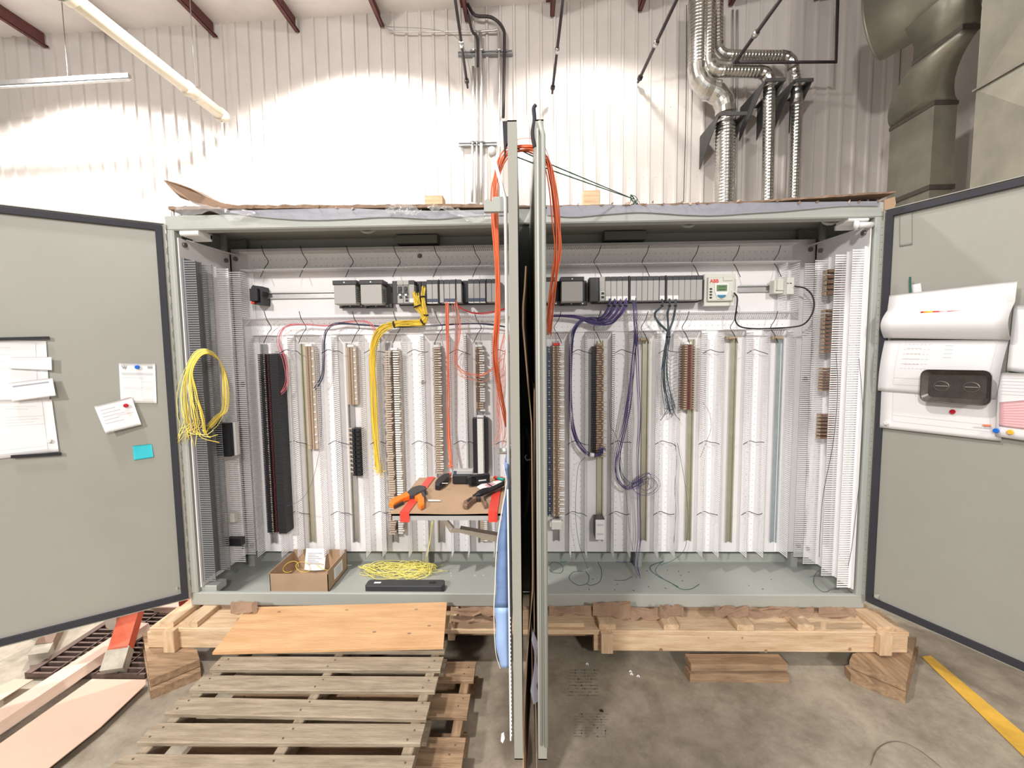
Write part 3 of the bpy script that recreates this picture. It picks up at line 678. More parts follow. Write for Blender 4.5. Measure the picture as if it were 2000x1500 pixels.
m5b = block_mesh('marker_row_b', [('tan', -.02, .018, .012, .045, -p * .45, p * .45), ('beige', -.02, .022, .045, .06, -h, h), ('brown', -.026, -.012, .045, .05, -h, h)])
strip('narrow beige marker column left of the orange wires', 853, 678, 925, p, [m5, m5b], .37, 'white end bracket', 'white')
m6 = block_mesh('marker_dark', [('tan', -.02, .016, .012, .045, -p * .45, p * .45), ('brown', -.02, .0, .045, .055, -p * .4, p * .4), ('white', .004, .034, .045, .066, -h, h * .8)])
m6b = block_mesh('marker_dark_b', [('tan', -.02, .016, .012, .045, -p * .45, p * .45), ('brown', -.012, .006, .045, .057, -p * .4, p * .4), ('beige', -.002, .024, .045, .06, -h, h * .8)])
strip('dark beige marker column above the black and white block', 935, 678, 803, p, [m6, m6b], .37, 'white end bracket', 'white')
strip('short beige marker column low down, below the folding shelf', 943, 1006, 1056, p * .85, [m5], .37)
p = .0085; h = p * .44
m7 = block_mesh('piano', [('black', -.046, .046, .012, .07, -p / 2, p / 2), ('white', -.016, .018, .07, .084, -h, h), ('mod_grey', .018, .024, .07, .08, -h, h)])
strip('black terminal block with white centre behind the folding shelf', 937, 816, 925, p, [m7], .34, 'white end bracket', 'white')
p = .0145; h = p * .3
m8 = block_mesh('red_col', [('tan', -.024, .022, .012, .05, -p * .46, p * .46), ('brown', -.012, .004, .05, .056, -p * .3, p * .4), ('beige', -.022, -.012, .05, .055, -h, h), ('white', .014, .046, .045, .062, -h, h * .6), ('blue_dark', -.058, -.034, .012, .045, -p * .46, p * .3), ('mod_grey', -.05, -.042, .045, .05, -h, h)])
m8b = block_mesh('red_col_b', [('tan', -.024, .022, .012, .05, -p * .46, p * .46), ('brown', -.01, .006, .05, .056, -p * .3, p * .4), ('beige', .006, .04, .05, .06, -h, h * .6), ('blue_dark', -.058, -.034, .012, .045, -p * .46, p * .3)])
strip('tall beige terminal column with red cap, just right of the doors', 1087, 672, 1008, p, [m8, m8b], .37, 'red end bracket', 'red')
c = on_y(1087, 1026, .36); mb = MB(); mb.bbox(c.x - .03, c.x + .03, .35, .40, c.z - .025, c.z + .028, .003)
for q in (-1, 1): mb.bbox(c.x + q * .036 - .006, c.x + q * .036 + .006, .36, .4, c.z - .012, c.z + .02)
mb.build('end_block', 'white_dev', label='pale yellow and white end block under the red capped column', cat='terminal block')
m9 = block_mesh('dark_col', [('black', -.044, -.024, .012, .06, -p * .4, p * .4), ('brown', -.02, .022, .012, .05, -p * .46, p * .46), ('tan', -.02, -.004, .05, .055, -h, h), ('beige', .012, .044, .045, .058, -h * .8, h * .5)])
m9b = block_mesh('dark_col_b', [('black', -.044, -.024, .012, .06, -p * .4, p * .4), ('brown', -.02, .022, .012, .05, -p * .46, p * .46), ('tan', -.016, .01, .05, .056, -h, h)])
strip('dark brown terminal column ending in a knot of purple wires', 1171, 672, 893, p, [m9, m9b], .37, 'brown end bracket', 'tan', .018)
p = .0145
m10 = block_mesh('wide_brown', [('brown', -.03, .028, .012, .06, -p * .46, p * .46), ('tan', -.026, -.012, .06, .075, -p * .3, p * .3), ('dark_red', .0, .014, .06, .066, -p * .3, p * .3), ('beige', -.06, -.03, .03, .036, -.0015, .0015), ('beige', .028, .064, .03, .05, -.002, .002)])
strip('wide brown terminal block with metal pins on both sides', 1345, 670, 800, p, [m10], .36, 'white end bracket', 'white')
# white labelled box on the eighth rail
a = on_y(1163, 1014, .33); b = on_y(1181, 1054, .33); t = thing('relay_socket', 'small white labelled box at bottom of yellowish rail', 'relay', ((a.x + b.x) / 2, PY, b.z))
mb = MB(); mb.bbox(a.x, b.x, .333, PY - .014, b.z, a.z, .002); mb.build('housing', 'charcoal', t)
mb = MB(); mb.box(a.x + .001, b.x - .001, .328, .333, b.z, a.z - .004); mb.build('label_face', 'white', t)
mb = MB()
for k in (.25, .3, .7, .75): z = b.z + (a.z - b.z) * k; mb.box(a.x + .008, b.x - .008, .3272, .328, z - .0012, z + .0012)
mb.build('printed_lines', 'ink', t)
# terminals on the side panels
def side_blocks(s, px, y0, y1, n, m, label, X=1.70, Yc=.21, w=.05):
    a = on_x(px, y0, s * X); b = on_x(px, y1, s * X); zt, zb = a.z, b.z
    t = thing('terminal_strip', label, 'terminal strip', (s * 1.77, Yc, zb)); pt = (zt - zb) / n
    for i in range(n):
        z = zb + (i + .5) * pt; mb = MB(); x0, x1 = sorted((s * 1.765, s * X)); mb.use(m); mb.box(x0, x1, Yc - w / 2, Yc + w / 2, z - pt * .3, z + pt * .3)
        mb.use('tan'); x0, x1 = sorted((s * X, s * (X - .008))); mb.box(x0, x1, Yc - w / 4, Yc + w / 4, z - pt * .42, z + pt * .2); mb.build('terminal_block', None, t)
side_blocks(1, 1611, 526, 578, 5, 'brown', 'topmost brown terminal group on right side panel')
side_blocks(1, 1606, 604, 690, 11, 'brown', 'second brown terminal group from top, right side panel')
side_blocks(1, 1604, 718, 764, 8, 'brown', 'third brown terminal group from top, right side panel')
side_blocks(1, 1602, 808, 858, 7, 'brown', 'lowest brown terminal group on right side panel')
mb = MB()
mb.box(1.757, 1.772, .19, .225, .25, 1.85); mb.build('din_rail', 'rail_g', label='rail on the right side panel behind brown terminals', cat='rail')
mb = MB(); mb.box(-1.772, -1.757, .185, .22, .25, 1.85); mb.build('din_rail', 'rail_g', label='rail on the left side panel behind grey duct', cat='rail')
a = on_x(441, 828, -1.68); b = on_x(441, 895, -1.68)
t = thing('terminal_strip', 'black and white terminal block on left side panel below yellow coil', 'terminal strip', (-1.75, .2, b.z))
mb = MB(); mb.bbox(-1.757, -1.675, .165, .20, b.z, a.z, .002); mb.build('terminal_body', 'black', t)
mb = MB(); mb.bbox(-1.757, -1.665, .20, .235, b.z, a.z, .002); mb.build('terminal_face', 'white', t)
a = on_x(455, 1062, -1.69); mb = MB(); mb.bbox(-1.757, -1.67, .2, .24, a.z - .035, a.z + .012, .003); mb.build('relay_socket', 'black', label='small black relay low on the left side panel', cat='relay')
a = on_x(448, 1015, -1.71); mb = MB(); mb.bbox(-1.757, -1.70, .2, .235, a.z - .03, a.z + .025, .003); mb.build('relay_socket', 'white_dev', label='small pale relay above the black relay on left side panel', cat='relay')

# ================================================================== module row
# black relay far left
a = on_y(486, 557, .33); b = on_y(511, 594, .33)
t = thing('relay_module', 'small black angular relay at left end of module row', 'relay', ((a.x + b.x) / 2, PY, b.z))
mb = MB(); P = [(a.x, .35, a.z - .01), (a.x + .012, .35, a.z + .004), (a.x + .03, .35, a.z), (b.x - .005, .35, a.z - .005), (b.x, .35, a.z - .035), (b.x - .01, .35, a.z - .06), (b.x + .004, .35, b.z + .03), (b.x, .35, b.z - .004), (a.x, .35, b.z + .004)]
mb.prism(P[::-1], (0, .07, 0)); mb.bbox(a.x, a.x + .05, .33, .35, b.z + .02, a.z - .02, .003); mb.build('housing', 'black', t)
mb = MB(); mb.bbox(a.x + .004, a.x + .022, .335, .348, b.z + .004, b.z + .016); mb.build('reset_button', 'red', t)
def psu(px0, px1, y0, y1, label):
    Yf = .30; a = on_y(px0, y0 + 8, Yf); b = on_y(px1, y1 - 8, Yf); c0, c1 = a.x, b.x
    t = thing('power_supply', label, 'power supply', ((c0 + c1) / 2, PY, b.z - .03))
    mb = MB(); mb.bbox(c0 + .006, c1 - .006, Yf, PY - .03, b.z, a.z, .005); mb.build('housing', 'psu_grey', t)
    top = on_y(px0, y0, Yf).z; bot = on_y(px0, y1, .38).z
    mb = MB(); mb.bbox(c0, c1 + .002, Yf - .004, PY - .02, a.z - .002, top, .004); mb.build('top_cover', 'charcoal', t)
    mb = MB(); mb.bbox(c0 - .004, c1 + .03, PY - .03, PY - .014, bot - .0, a.z + .015, .003); mb.bbox(c0 + .03, c1 + .03, PY - .05, PY - .02, bot, b.z + .012, .003)
    mb.build('mounting_plate', 'charcoal', t)
    for k in (.3, .8):
        x = c0 + .03 + (c1 - c0) * k; mb = MB(); mb.cyl((x, PY - .05, bot + .01), (x, PY - .054, bot + .01), .004, 10); mb.build('screw', 'zinc', t)
    mb = MB(); x = (c0 + c1) / 2; mb.box(x - .004, x + .004, Yf - .006, Yf - .004, top - .016, top - .009); mb.build('maker_mark', 'white', t)
    mb = MB()
    for k in range(7): z = b.z + .02 + k * .011; mb.box(c1 - .0065, c1 - .005, Yf + .02, PY - .05, z, z + .004)
    mb.build('vent_slots', 'charcoal', t)
psu(650, 697, 548, 602, 'grey power supply with black top, left one of the left pair')
psu(702, 748, 547, 602, 'grey power supply with black top, right one of the left pair')
psu(1043, 1086, 542, 597, 'grey power supply half hidden behind right middle door')
psu(1095, 1140, 541, 597, 'fully visible grey power supply just right of the doors')
def module(t, px0, px1, kind, Yf, zt, zb, k=0):
    x0 = on_y(px0, 560, Yf).x; x1 = on_y(px1, 560, Yf).x; H_ = zt - zb
    if kind == 'gap':
        mb = MB(); mb.bbox(x0 + .0005, x1 - .0005, Yf + .05, PY - .02, zb + .01, zt, .002); return mb.build('empty_slot', 'black', t)
    mb = MB(); mb.bbox(x0 + .0008, x1 - .0008, Yf, PY - .02, zb + .004, zt - .026 if kind != 'cpu' else zt - .03, .002)
    md = mb.build('module', 'mod_grey', t)
    mb = MB(); mb.use('charcoal' if kind in ('blank', 'io', 'gio') else 'psu_grey'); mb.bbox(x0 + .0008, x1 - .0008, Yf + .004, PY - .02, zt - .026, zt, .002); mb.build('status_head', None, md)
    if kind in ('io',):
        mb = MB(); mb.bbox(x0 + .002, x1 - .002, Yf - .003, Yf, zb + .006, zb + .026, .001); mb.build('connector_cap', 'blue_dark', md)
        mb = MB(); mb.bbox(x0 + .002, x1 - .002, Yf - .004, Yf + .01, zb - .001, zb + .005, .001); mb.build('latch', 'white', md)
    if kind == 'gio':
        mb = MB(); mb.bbox(x0 + .003, x1 - .003, Yf - .003, Yf, zb + .006, zb + .03, .001); mb.build('connector_label', 'white', md)
    if kind == 'cpu':
        w = x1 - x0; mb = MB(); mb.bbox(x0 + .15 * w, x1 - .15 * w, Yf - .004, Yf, zt - .075, zt - .036, .002); mb.cyl((x0 + w / 2, Yf - .004, zt - .052), (x0 + w / 2, Yf - .009, zt - .052), w * .28, 12); mb.bbox(x0 + .1 * w, x1 - .1 * w, Yf - .004, Yf, zb + .048, zb + .062); mb.build('key_switch', 'charcoal', md)
        mb = MB(); mb.bbox(x0 + .3 * w, x1 - .3 * w, Yf - .006, Yf, zt - .092, zt - .08); mb.build('usb_cover', 'white', md)
        mb = MB(); mb.bbox(x0 + .4 * w, x1 - .15 * w, Yf - .003, Yf, zb + .03, zb + .043)
        if k: mb.bbox(x0 + .4 * w, x1 - .15 * w, Yf - .003, Yf, zb + .012, zb + .024)
        mb.build('network_port', 'black', md)
    if kind == 'ports':
        w = x1 - x0; mb = MB(); mb.bbox(x0 + .1 * w, x1 - .1 * w, Yf - .003, Yf, zb + .012, zb + .06); mb.build('port_panel', 'white_dev', md)
        mb = MB(); mb.bbox(x0 + .3 * w, x1 - .2 * w, Yf - .005, Yf - .003, zb + .018, zb + .032); mb.bbox(x0 + .3 * w, x1 - .2 * w, Yf - .005, Yf - .003, zb + .04, zb + .054); mb.build('network_port', 'black', md)
    return md
Yf = .31
def rack(label, px0, px1, y0, y1, mods):
    zt = on_y((px0 + px1) / 2, y0, Yf).z; zb = on_y((px0 + px1) / 2, y1, Yf).z; x0 = on_y(px0, 560, Yf).x; x1 = on_y(px1, 560, Yf).x
    t = thing('controller_rack', label, 'controller rack', ((x0 + x1) / 2, PY, zb))
    mb = MB(); mb.bbox(x0 + .02, x1 + .004, PY - .03, PY - .014, zb - .004, zt + .003, .003); mb.build('backplane', 'charcoal', t)
    mb = MB(); mb.bbox(x1, x1 + .006, Yf + .01, PY - .02, zb, zt, .002); mb.build('end_cap', 'charcoal', t)
    for (a, b, k, *r) in mods:
        if k == 'psu': mb = MB(); xa = on_y(a, 560, Yf).x; xb = on_y(b, 560, Yf).x; mb.bbox(xa, xb, Yf + .01, PY - .02, zb + .006, zt - .002, .004); mb.build('power_module', 'charcoal', t)
        elif k == 'div': mb = MB(); xa = on_y(a, 560, Yf).x; xb = on_y(b, 560, Yf).x; mb.bbox(xa, xb, Yf, PY - .02, zb - .002, zt + .002, .002); mb.build('divider', 'black', t)
        else: module(t, a, b, k, Yf, zt, zb, r[0] if r else 0)
rack('left controller rack with yellow and orange wires plugged in', 765, 974, 546, 592, [
    (765, 775, 'psu'), (775, 787, 'cpu', 0), (787, 798, 'cpu', 1), (798, 809, 'gio'), (809, 819, 'gap'), (819, 833, 'gap'), (833, 844, 'io'), (844, 855, 'io'), (855.5, 857.5, 'div'), (858, 866.5, 'blank'),
    (867, 878, 'io'), (878, 889, 'io'), (889, 891, 'div'), (891, 901, 'blank'), (902, 914, 'gap'), (914, 925.5, 'io'), (925.5, 936.5, 'io'), (937, 948, 'io'), (948.5, 950, 'div'), (950, 960, 'blank'), (960, 972, 'blank')])
x = [1182 + 11.3 * i for i in range(5)]
mods = [(1152, 1171, 'psu'), (1171, 1182, 'ports')] + [(x[i], x[i + 1], 'gio') for i in range(4)] + [(1227.5, 1231, 'div'), (1231.5, 1243, 'gio')]
mods += [(1243 + 11.1 * i, 1254 + 11.1 * i, 'blank') for i in range(4)] + [(1288, 1299, 'gio'), (1299.5, 1302.5, 'div'), (1303, 1314.5, 'gio'), (1314.5, 1326, 'gio')] + [(1326 + 11.5 * i, 1337.5 + 11.5 * i, 'blank') for i in range(4)]
rack('right controller rack with purple and dark wires plugged in', 1152, 1373, 539, 588, mods)
# white flow computer with ABB lettering
Yf2 = .34; a = on_y(1379, 534, Yf2); b = on_y(1438, 596, Yf2); 
t = thing('flow_meter_unit', 'white panel meter with red letters and small green display', 'meter', ((a.x + b.x) / 2, PY, b.z))
W_ = b.x - a.x; Hh = a.z - b.z
mb = MB(); mb.bbox(a.x, b.x, Yf2 + .02, PY - .014, b.z, a.z, .004); mb.bbox(a.x + .08 * W_, b.x - .02, Yf2, Yf2 + .02, b.z + .14 * Hh, a.z - .12 * Hh, .004); mb.build('housing', 'white_dev', t)
mb = MB(); mb.prism([(a.x + W_ * u, Yf2 - .006, b.z + Hh * v) for u, v in ((.28, .68), (.72, .68), (.72, .4), (.6, .2), (.38, .2), (.28, .45))], (0, .007, 0)); mb.build('key_panel', 'white', t)
mb = MB(); mb.box(a.x + W_ * .34, a.x + W_ * .67, Yf2 - .009, Yf2 - .006, b.z + Hh * .44, b.z + Hh * .63); mb.build('display', 'lcd', t)
mb = MB()
for q in (.48, .56): mb.box(a.x + W_ * .4, a.x + W_ * .62, Yf2 - .0095, Yf2 - .009, b.z + Hh * q, b.z + Hh * (q + .02))
mb.build('display_text', 'lcd_dk', t)
mb = MB(); c = Vector((a.x + W_ * .5, Yf2 - .006, b.z + Hh * .32)); mb.prism([c + Vector((W_ * .14 * math.cos(q / 10 * PI + PI), 0, Hh * .1 * math.sin(q / 10 * PI + PI))) for q in range(11)], (0, -.004, 0)); mb.build('button_pad', 'btn_blue', t)
mb = MB()
for k in range(4): mb.bbox(a.x + W_ * .13, a.x + W_ * .2, Yf2 - .004, Yf2, b.z + Hh * (.22 + .09 * k), b.z + Hh * (.27 + .09 * k))
mb.build('side_connector', 'black', t)
mb = MB(); mb.bbox(a.x + W_ * .55, a.x + W_ * .84, Yf2 - .006, Yf2, a.z - Hh * .24, a.z - Hh * .12); mb.build('terminal_cover', 'white_dev', t); mb = MB(); mb.bbox(a.x + W_ * .84, b.x, Yf2 - .004, Yf2 + .02, b.z + .3 * Hh, b.z + .45 * Hh); mb.build('cable_connector', 'white_dev', t)
def text_mesh(s, size, name, m, parent, loc, rot=(PI / 2, 0, 0), off=.0, ext=.0006):
    c = bpy.data.curves.new('t', 'FONT'); c.body = s; c.size = size; c.offset = off; c.extrude = ext
    o = bpy.data.objects.new('t', c); COL.objects.link(o); dg = bpy.context.evaluated_depsgraph_get()
    me = bpy.data.meshes.new_from_object(o.evaluated_get(dg)); bpy.data.objects.remove(o)
    me.materials.clear(); me.materials.append(M[m]); ob = bpy.data.objects.new(name, me); COL.objects.link(ob)
    ob.parent = parent; ob.location = Vector(loc) - ORG[parent.name]; ob.rotation_euler = rot; return ob
text_mesh('ABB', Hh * .15, 'logo', 'red', t, (a.x + W_ * .13, Yf2 - .0015, a.z - Hh * .29), off=.0005)
# small grey socket with coax
a = on_y(1513, 543, .35); b = on_y(1550, 577, .35)
t = thing('surge_socket', 'small pale grey two part socket at right end of module row', 'socket', ((a.x + b.x) / 2, PY, b.z)); xm = a.x + (b.x - a.x) * .48
mb = MB(); mb.bbox(a.x, xm, .35, PY - .014, b.z + .015, a.z - .012, .004); mb.bbox(a.x + .012, xm - .005, .34, .35, b.z + .03, a.z - .004, .003); mb.build('left_socket', 'white_dev', t)
mb = MB(); mb.bbox(xm, b.x, .345, PY - .014, b.z + .008, a.z + .002, .004); mb.build('right_socket', 'white_dev', t)
mb = MB(); mb.box(xm + .014, xm + .024, .3435, .345, a.z - .035, a.z - .03); mb.box(xm + .03, xm + .042, .3435, .345, a.z - .035, a.z - .03); mb.build('indicator_slot', 'dark_red', t)
mb = MB()
for k in range(3): mb.cyl((a.x + .012 + .01 * k, .35, b.z + .03 + .012 * k), (a.x + .012 + .01 * k, .348, b.z + .03 + .012 * k), .003, 8)
mb.build('screw_hole', 'charcoal', t)
# ================================================================== cable ties lying in the ducts
def tie(px, py, kind, label, grp):
    Yb = .405
    if kind == 'v':    # in a vertical duct: a limp tie lying across both walls
        a = on_y(px - 17, py + 6, .33); b = on_y(px - 4, py - 1, .36); c = on_y(px + 6, py + 2, .37); d = on_y(px + 16, py + R.uniform(1, 6), .34)
        d2 = on_y(px + 24, py + R.uniform(2, 10), .325)
        pts = [a, b, c, d, d2]
    else:              # in a horizontal duct: zigzag over both walls
        s = kind
        pts = [on_y(px - 8 * s, py - 26, .325), on_y(px - 3 * s, py - 10, .33), on_y(px + 6 * s, py + 6, .39), on_y(px - 1 * s, py + 18, .39), on_y(px - 9 * s, py + 36, .325)]
    mb = MB(); P = smooth_path(pts, 3); mb.tube(P, .0021, 5); mb.build('cable_tie', 'tie', None, True, label=label, cat='cable tie', group=grp)
PXV = [568, 650, 733, 817, 900, 982, 1130, 1215, 1301, 1388, 1474]
PXM = [575, 657, 739, 820, 902, 984, 1128, 1212, 1299, 1384, 1471]
ordn = ['first', 'second', 'third', 'fourth', 'fifth', 'sixth', 'seventh', 'eighth', 'ninth', 'tenth', 'eleventh']
for py, row, pl in ((684, 'upper row', PXV), (862, 'middle row', PXM), (1000, 'lower row', PXM)):
    for i, px in enumerate(pl):
        if px == 984 or px == 982:
            if py > 900: continue
        sh = (py - 684) / 316
        tie(px - (8 if px < 1000 else -4) * (1 - sh) * .6 + (6 if px < 1000 else -6) * sh, py, 'v', 'black cable tie across vertical ducts, %s, %s from left' % (row, ordn[i]), 'black cable ties across the vertical ducts')
for j, (row, py, xs) in enumerate((('very top duct', 505, (518, 594, 684, 776, 855, 932, 1166, 1260, 1357, 1437, 1517)), ('duct under the modules', 634, (524, 592, 696, 776, 858, 934, 1088, 1165, 1258, 1338, 1432, 1511)))):
    for i, px in enumerate(xs):
        tie(px, py, 1 if px < 1000 else -1, 'black cable tie bent across the %s, %s from left' % (row, (ordn + ['twelfth'])[i]), 'black cable ties across the horizontal ducts')

# ================================================================== wires
def harness(label, paths, n, r, m, spread, name='wire_bundle', cat='wires', ties=(), end=None, group=None, sub=6, fray=0):
    """paths: list of (px,py,Y) or Vector control points; n strands follow it with their own offset"""
    P = [p if isinstance(p, Vector) else on_y(*p) for p in paths]
    lo = min(P, key=lambda v: v.z)
    t = thing(name, label, cat, tuple(lo), group)
    ms = m if isinstance(m, (list, tuple)) else [m]
    for i in range(n):
        off = jit(spread); off.y *= .6; Q = []
        for k, p in enumerate(P):
            s = spread * (.5 + (fray * k / len(P)))
            Q.append(p + off * (1 + fray * (k / (len(P) - 1)) ** 2) + jit(spread * .35))
        if end and R.random() < .8: Q.append(Q[-1] + Vector((R.uniform(-end, end), R.uniform(-end * .4, 0), R.uniform(-end * 1.4, -end * .2))))
        mb = MB(); mb.tube(smooth_path(Q, sub), r, 5); mb.build('wire', ms[i % len(ms)], t, True)
    for k in ties:
        a = P[k]; d = (P[min(k + 1, len(P) - 1)] - P[max(k - 1, 0)]).normalized()
        mb = MB(); mb.tube([a - d * .003, a + d * .003], spread * 1.25 + r, 10); mb.build('cable_tie', 'tie', t, True)
    return t
# yellow main harness
harness('thick yellow wire bundle dropping from controller and curving left', [(812, 575, .30), (815, 598, .30), (826, 612, .31), (826, 628, .32), (800, 631, .335), (770, 634, .335), (748, 642, .335), (735, 662, .33), (728, 700, .345), (729, 780, .35), (733, 860, .35), (740, 915, .35)], 22, .0026, 'w_yellow', .016, ties=(1, 3, 5), end=.03)
harness('yellow wires fanning up into the open controller slot', [(828, 562, .32), (826, 580, .30), (828, 598, .30), (832, 615, .31), (826, 630, .32), (800, 634, .33)], 9, .0024, 'w_yellow', .011, ties=(1, 3))
# navy in duct
harness('dark navy wires running level in the duct under the left modules', [(985, 638, .36), (960, 634, .36), (930, 632, .36), (880, 634, .36), (830, 637, .36), (760, 638, .37), (700, 634, .37), (660, 632, .36), (640, 642, .34), (633, 665, .345), (632, 700, .345), (629, 735, .345), (615, 760, .345)], 5, .0018, 'w_navy', .006, fray=1)
harness('pink red wires looping from duct down beside black terminal strip', [(735, 660, .33), (731, 640, .36), (715, 627, .37), (680, 628, .37), (640, 636, .37), (600, 633, .36), (565, 634, .345), (548, 648, .33), (546, 672, .345), (556, 700, .35), (562, 735, .35), (556, 758, .34), (540, 772, .34)], 5, .0015, 'w_pink', .007, fray=1)
# orange / red from left rack
harness('straight orange wire bundle hanging from left controller to the shelf', [(873, 590, .31), (873, 625, .315), (874, 690, .325), (875, 780, .33), (876, 850, .33), (881, 905, .30)], 14, .0021, ['w_orange', 'w_coral'], .010, end=.02)
harness('loose coral wires looping right across the marker columns', [(886, 590, .31), (892, 625, .315), (893, 655, .32), (886, 690, .325), (888, 715, .33), (905, 732, .32), (935, 736, .32), (955, 724, .32), (972, 706, .32)], 7, .0014, 'w_coral', .018, fray=.8)
harness('red wire sagging right from left controller behind the orange loop', [(889, 590, .31), (900, 602, .31), (922, 611, .315), (950, 612, .32), (975, 606, .32), (990, 602, .33)], 3, .002, 'w_red', .004)
harness('orange wires hanging behind the shelf near the left middle door', [(990, 650, .33), (983, 690, .33), (979, 740, .33), (976, 790, .33), (980, 835, .33), (976, 862, .33)], 10, .0013, 'w_coral', .02, fray=.6, end=.02)
# orange coil thrown over the middle doors
V = Vector
harness('long orange wire coil draped over the tops of both middle doors', [(990, 830, -.2), (976, 760, -.45), (967, 690, -.6), (972, 610, -.7), (972, 520, -.75), (966, 430, -.78), (966, 370, -.80), (973, 325, -.80), (990, 298, -.80), (1018, 289, -.80), (1046, 292, -.80), (1068, 318, -.80), (1078, 360, -.80), (1086, 420, -.78), (1089, 480, -.75), (1083, 540, -.7), (1075, 600, -.6), (1070, 650, -.45)], 11, .0024, ['w_orange', 'w_orange', 'w_coral'], .010, fray=.3, name='wire_coil', cat='wires')
harness('single thin orange wire arching above the draped orange coil', [(1000, 278, -.8), (1015, 271, -.8), (1035, 270, -.8), (1055, 275, -.8), (1070, 300, -.8), (1078, 345, -.8)], 1, .0012, 'w_coral', .001, name='loose_wire')
# purple, right
for k, (px, lb) in enumerate(((1190, 'first'), (1201, 'second'), (1212, 'third'), (1223, 'fourth'))):
    harness('purple wire group curving left from the right controller, %s from left' % lb, [(px, 585, .305), (px - 1, 597, .305), (px - 8 - k, 612, .31), (px - 20 - 4 * k, 622 + 3 * k, .33), (px - 40 - 9 * k, 624 + 2 * k, .35), (1130, 620, .355), (1105, 617, .36), (1078, 616, .36)], 8, .0022, ['w_purple', 'w_purple', 'w_navy'], .007, ties=(1,), group='purple wire groups from the right controller')
harness('purple wires curving down the duct and tied into the terminal column', [(1180, 626, .34), (1155, 622, .34), (1135, 628, .335), (1121, 648, .33), (1115, 690, .345), (1114, 760, .35), (1117, 820, .35), (1126, 858, .345), (1143, 882, .335), (1157, 889, .33), (1172, 888, .33), (1177, 876, .33)], 12, .0019, ['w_purple', 'w_navy'], .009, fray=.2, end=.02)
mb = MB(); c = on_y(1156, 889, .322); mb.tube([c - V((.012, 0, -.003)), c + V((.012, 0, .0))], .013, 12); mb.build('wire_tag', 'white', None, True, label='small white sleeve around the purple wire knot', cat='tag')
harness('long purple wires hanging straight then looping beside the bare rail', [(1238, 585, .305), (1240, 620, .31), (1241, 660, .32), (1236, 710, .33), (1229, 780, .33), (1218, 840, .33), (1206, 890, .33), (1208, 930, .33), (1228, 950, .33), (1246, 940, .33), (1258, 932, .33)], 13, .0015, ['w_purple', 'w_slate', 'w_purple'], .011, fray=2.2, end=.03)
harness('greyish purple wires running down in front of the bare rail', [(1243, 660, .33), (1246, 740, .34), (1249, 820, .34), (1245, 900, .34), (1247, 980, .35), (1249, 1050, .36), (1243, 1100, .34), (1248, 1128, .25)], 5, .0013, 'w_purple', .008, fray=.4)
mb = MB()
c = on_y(1262, 948, .325)
t = thing('wire_coil', 'small round coil of thin purple wire hung on the bare rail', 'wires', tuple(c))
for i in range(5):
    mb = MB(); rr = .03 + .014 * i; o = jit(.012); mb.tube([c + o + V((rr * math.cos(k / 16 * 2 * PI), -.01 + .006 * math.sin(k), rr * .8 * math.sin(k / 16 * 2 * PI))) for k in range(17)], .0011, 5); mb.build('wire', 'w_purple', t, True)
# slate, right of it
for k, px in enumerate((1293, 1308, 1319)):
    harness('dark slate wire group under the right controller, %s from left' % ordn[k], [(px, 585, .305), (px, 597, .305), (px - (14, 4, 2)[k], 612, .315), (px - (8, 3, 6)[k], 628, .33), (1305, 648, .32)], 8, .0021, 'w_slate', .006, ties=(1,), group='dark wire groups from the right controller')
harness('dark slate wires tied together then spreading down the duct', [(1305, 645, .32), (1305, 658, .32), (1300, 690, .335), (1297, 720, .345), (1300, 760, .35), (1308, 800, .35)], 15, .0019, 'w_slate', .010, fray=1.8, ties=(1,), end=.04)
# ladder of short jumpers into wide brown block
t = thing('jumper_wires', 'thin dark jumper wires fanning from duct into the wide brown block', 'wires', tuple(on_y(1315, 800, .35)))
for i in range(16):
    y = 690 + i * 7.5; mb = MB(); mb.tube(smooth_path([on_y(1300, y - 6, .35), on_y(1308, y + 6, .345), on_y(1318, y + 2, .34), on_y(1328, y - 2, .35)], 4), .001, 5); mb.build('wire', 'w_slate', t, True)
# thin strays
def stray(label, pts, m='w_green', r=.0014, name='loose_wire'):
    P = [p if isinstance(p, Vector) else on_y(*p) for p in pts]; mb = MB(); mb.tube(smooth_path(P, 6), r, 5); mb.build(name, m, None, True, label=label, cat='wire')
stray('thin green wire hanging beside the wide brown block down to floor', [(1318, 865, .33), (1322, 900, .33), (1318, 950, .33), (1320, 1000, .33), (1316, 1060, .33)])
stray('long thin dark green wire bowing right below wide brown block', [(1323, 865, .33), (1332, 910, .33), (1340, 960, .33), (1344, 1020, .33), (1338, 1070, .33), (1318, 1092, .3), (1290, 1104, .3)])
stray('thin green wire down the seventh visible duct to the floor coil', [(1143, 893, .33), (1130, 910, .34), (1125, 960, .34), (1125, 1020, .34), (1133, 1070, .34), (1148, 1110, .3)])
stray('thin slate wire hanging down at left of bare rail', [(1190, 780, .33), (1192, 830, .33), (1206, 860, .34), (1222, 960, .34), (1230, 1040, .34), (1236, 1075, .33)], 'w_slate', .0011)
stray('thin grey wire curving under the duct beside wide brown block', [(1372, 785, .34), (1385, 805, .33), (1389, 835, .33), (1381, 860, .33), (1368, 893, .33)], 'w_slate', .001)
stray('thin grey wire curling from fourth duct down to second duct', [(622, 690, .34), (628, 830, .35), (620, 900, .35), (606, 950, .34), (585, 978, .335), (550, 992, .33)], 'w_slate', .0011)
stray('thin dark wire hanging down the front of right side duct', [on_x(1633, 690, 1.66), on_x(1636, 760, 1.66), on_x(1628, 860, 1.66), on_x(1608, 965, 1.66), on_x(1602, 1040, 1.66), on_x(1600, 1088, 1.66)], 'w_navy', .0013)
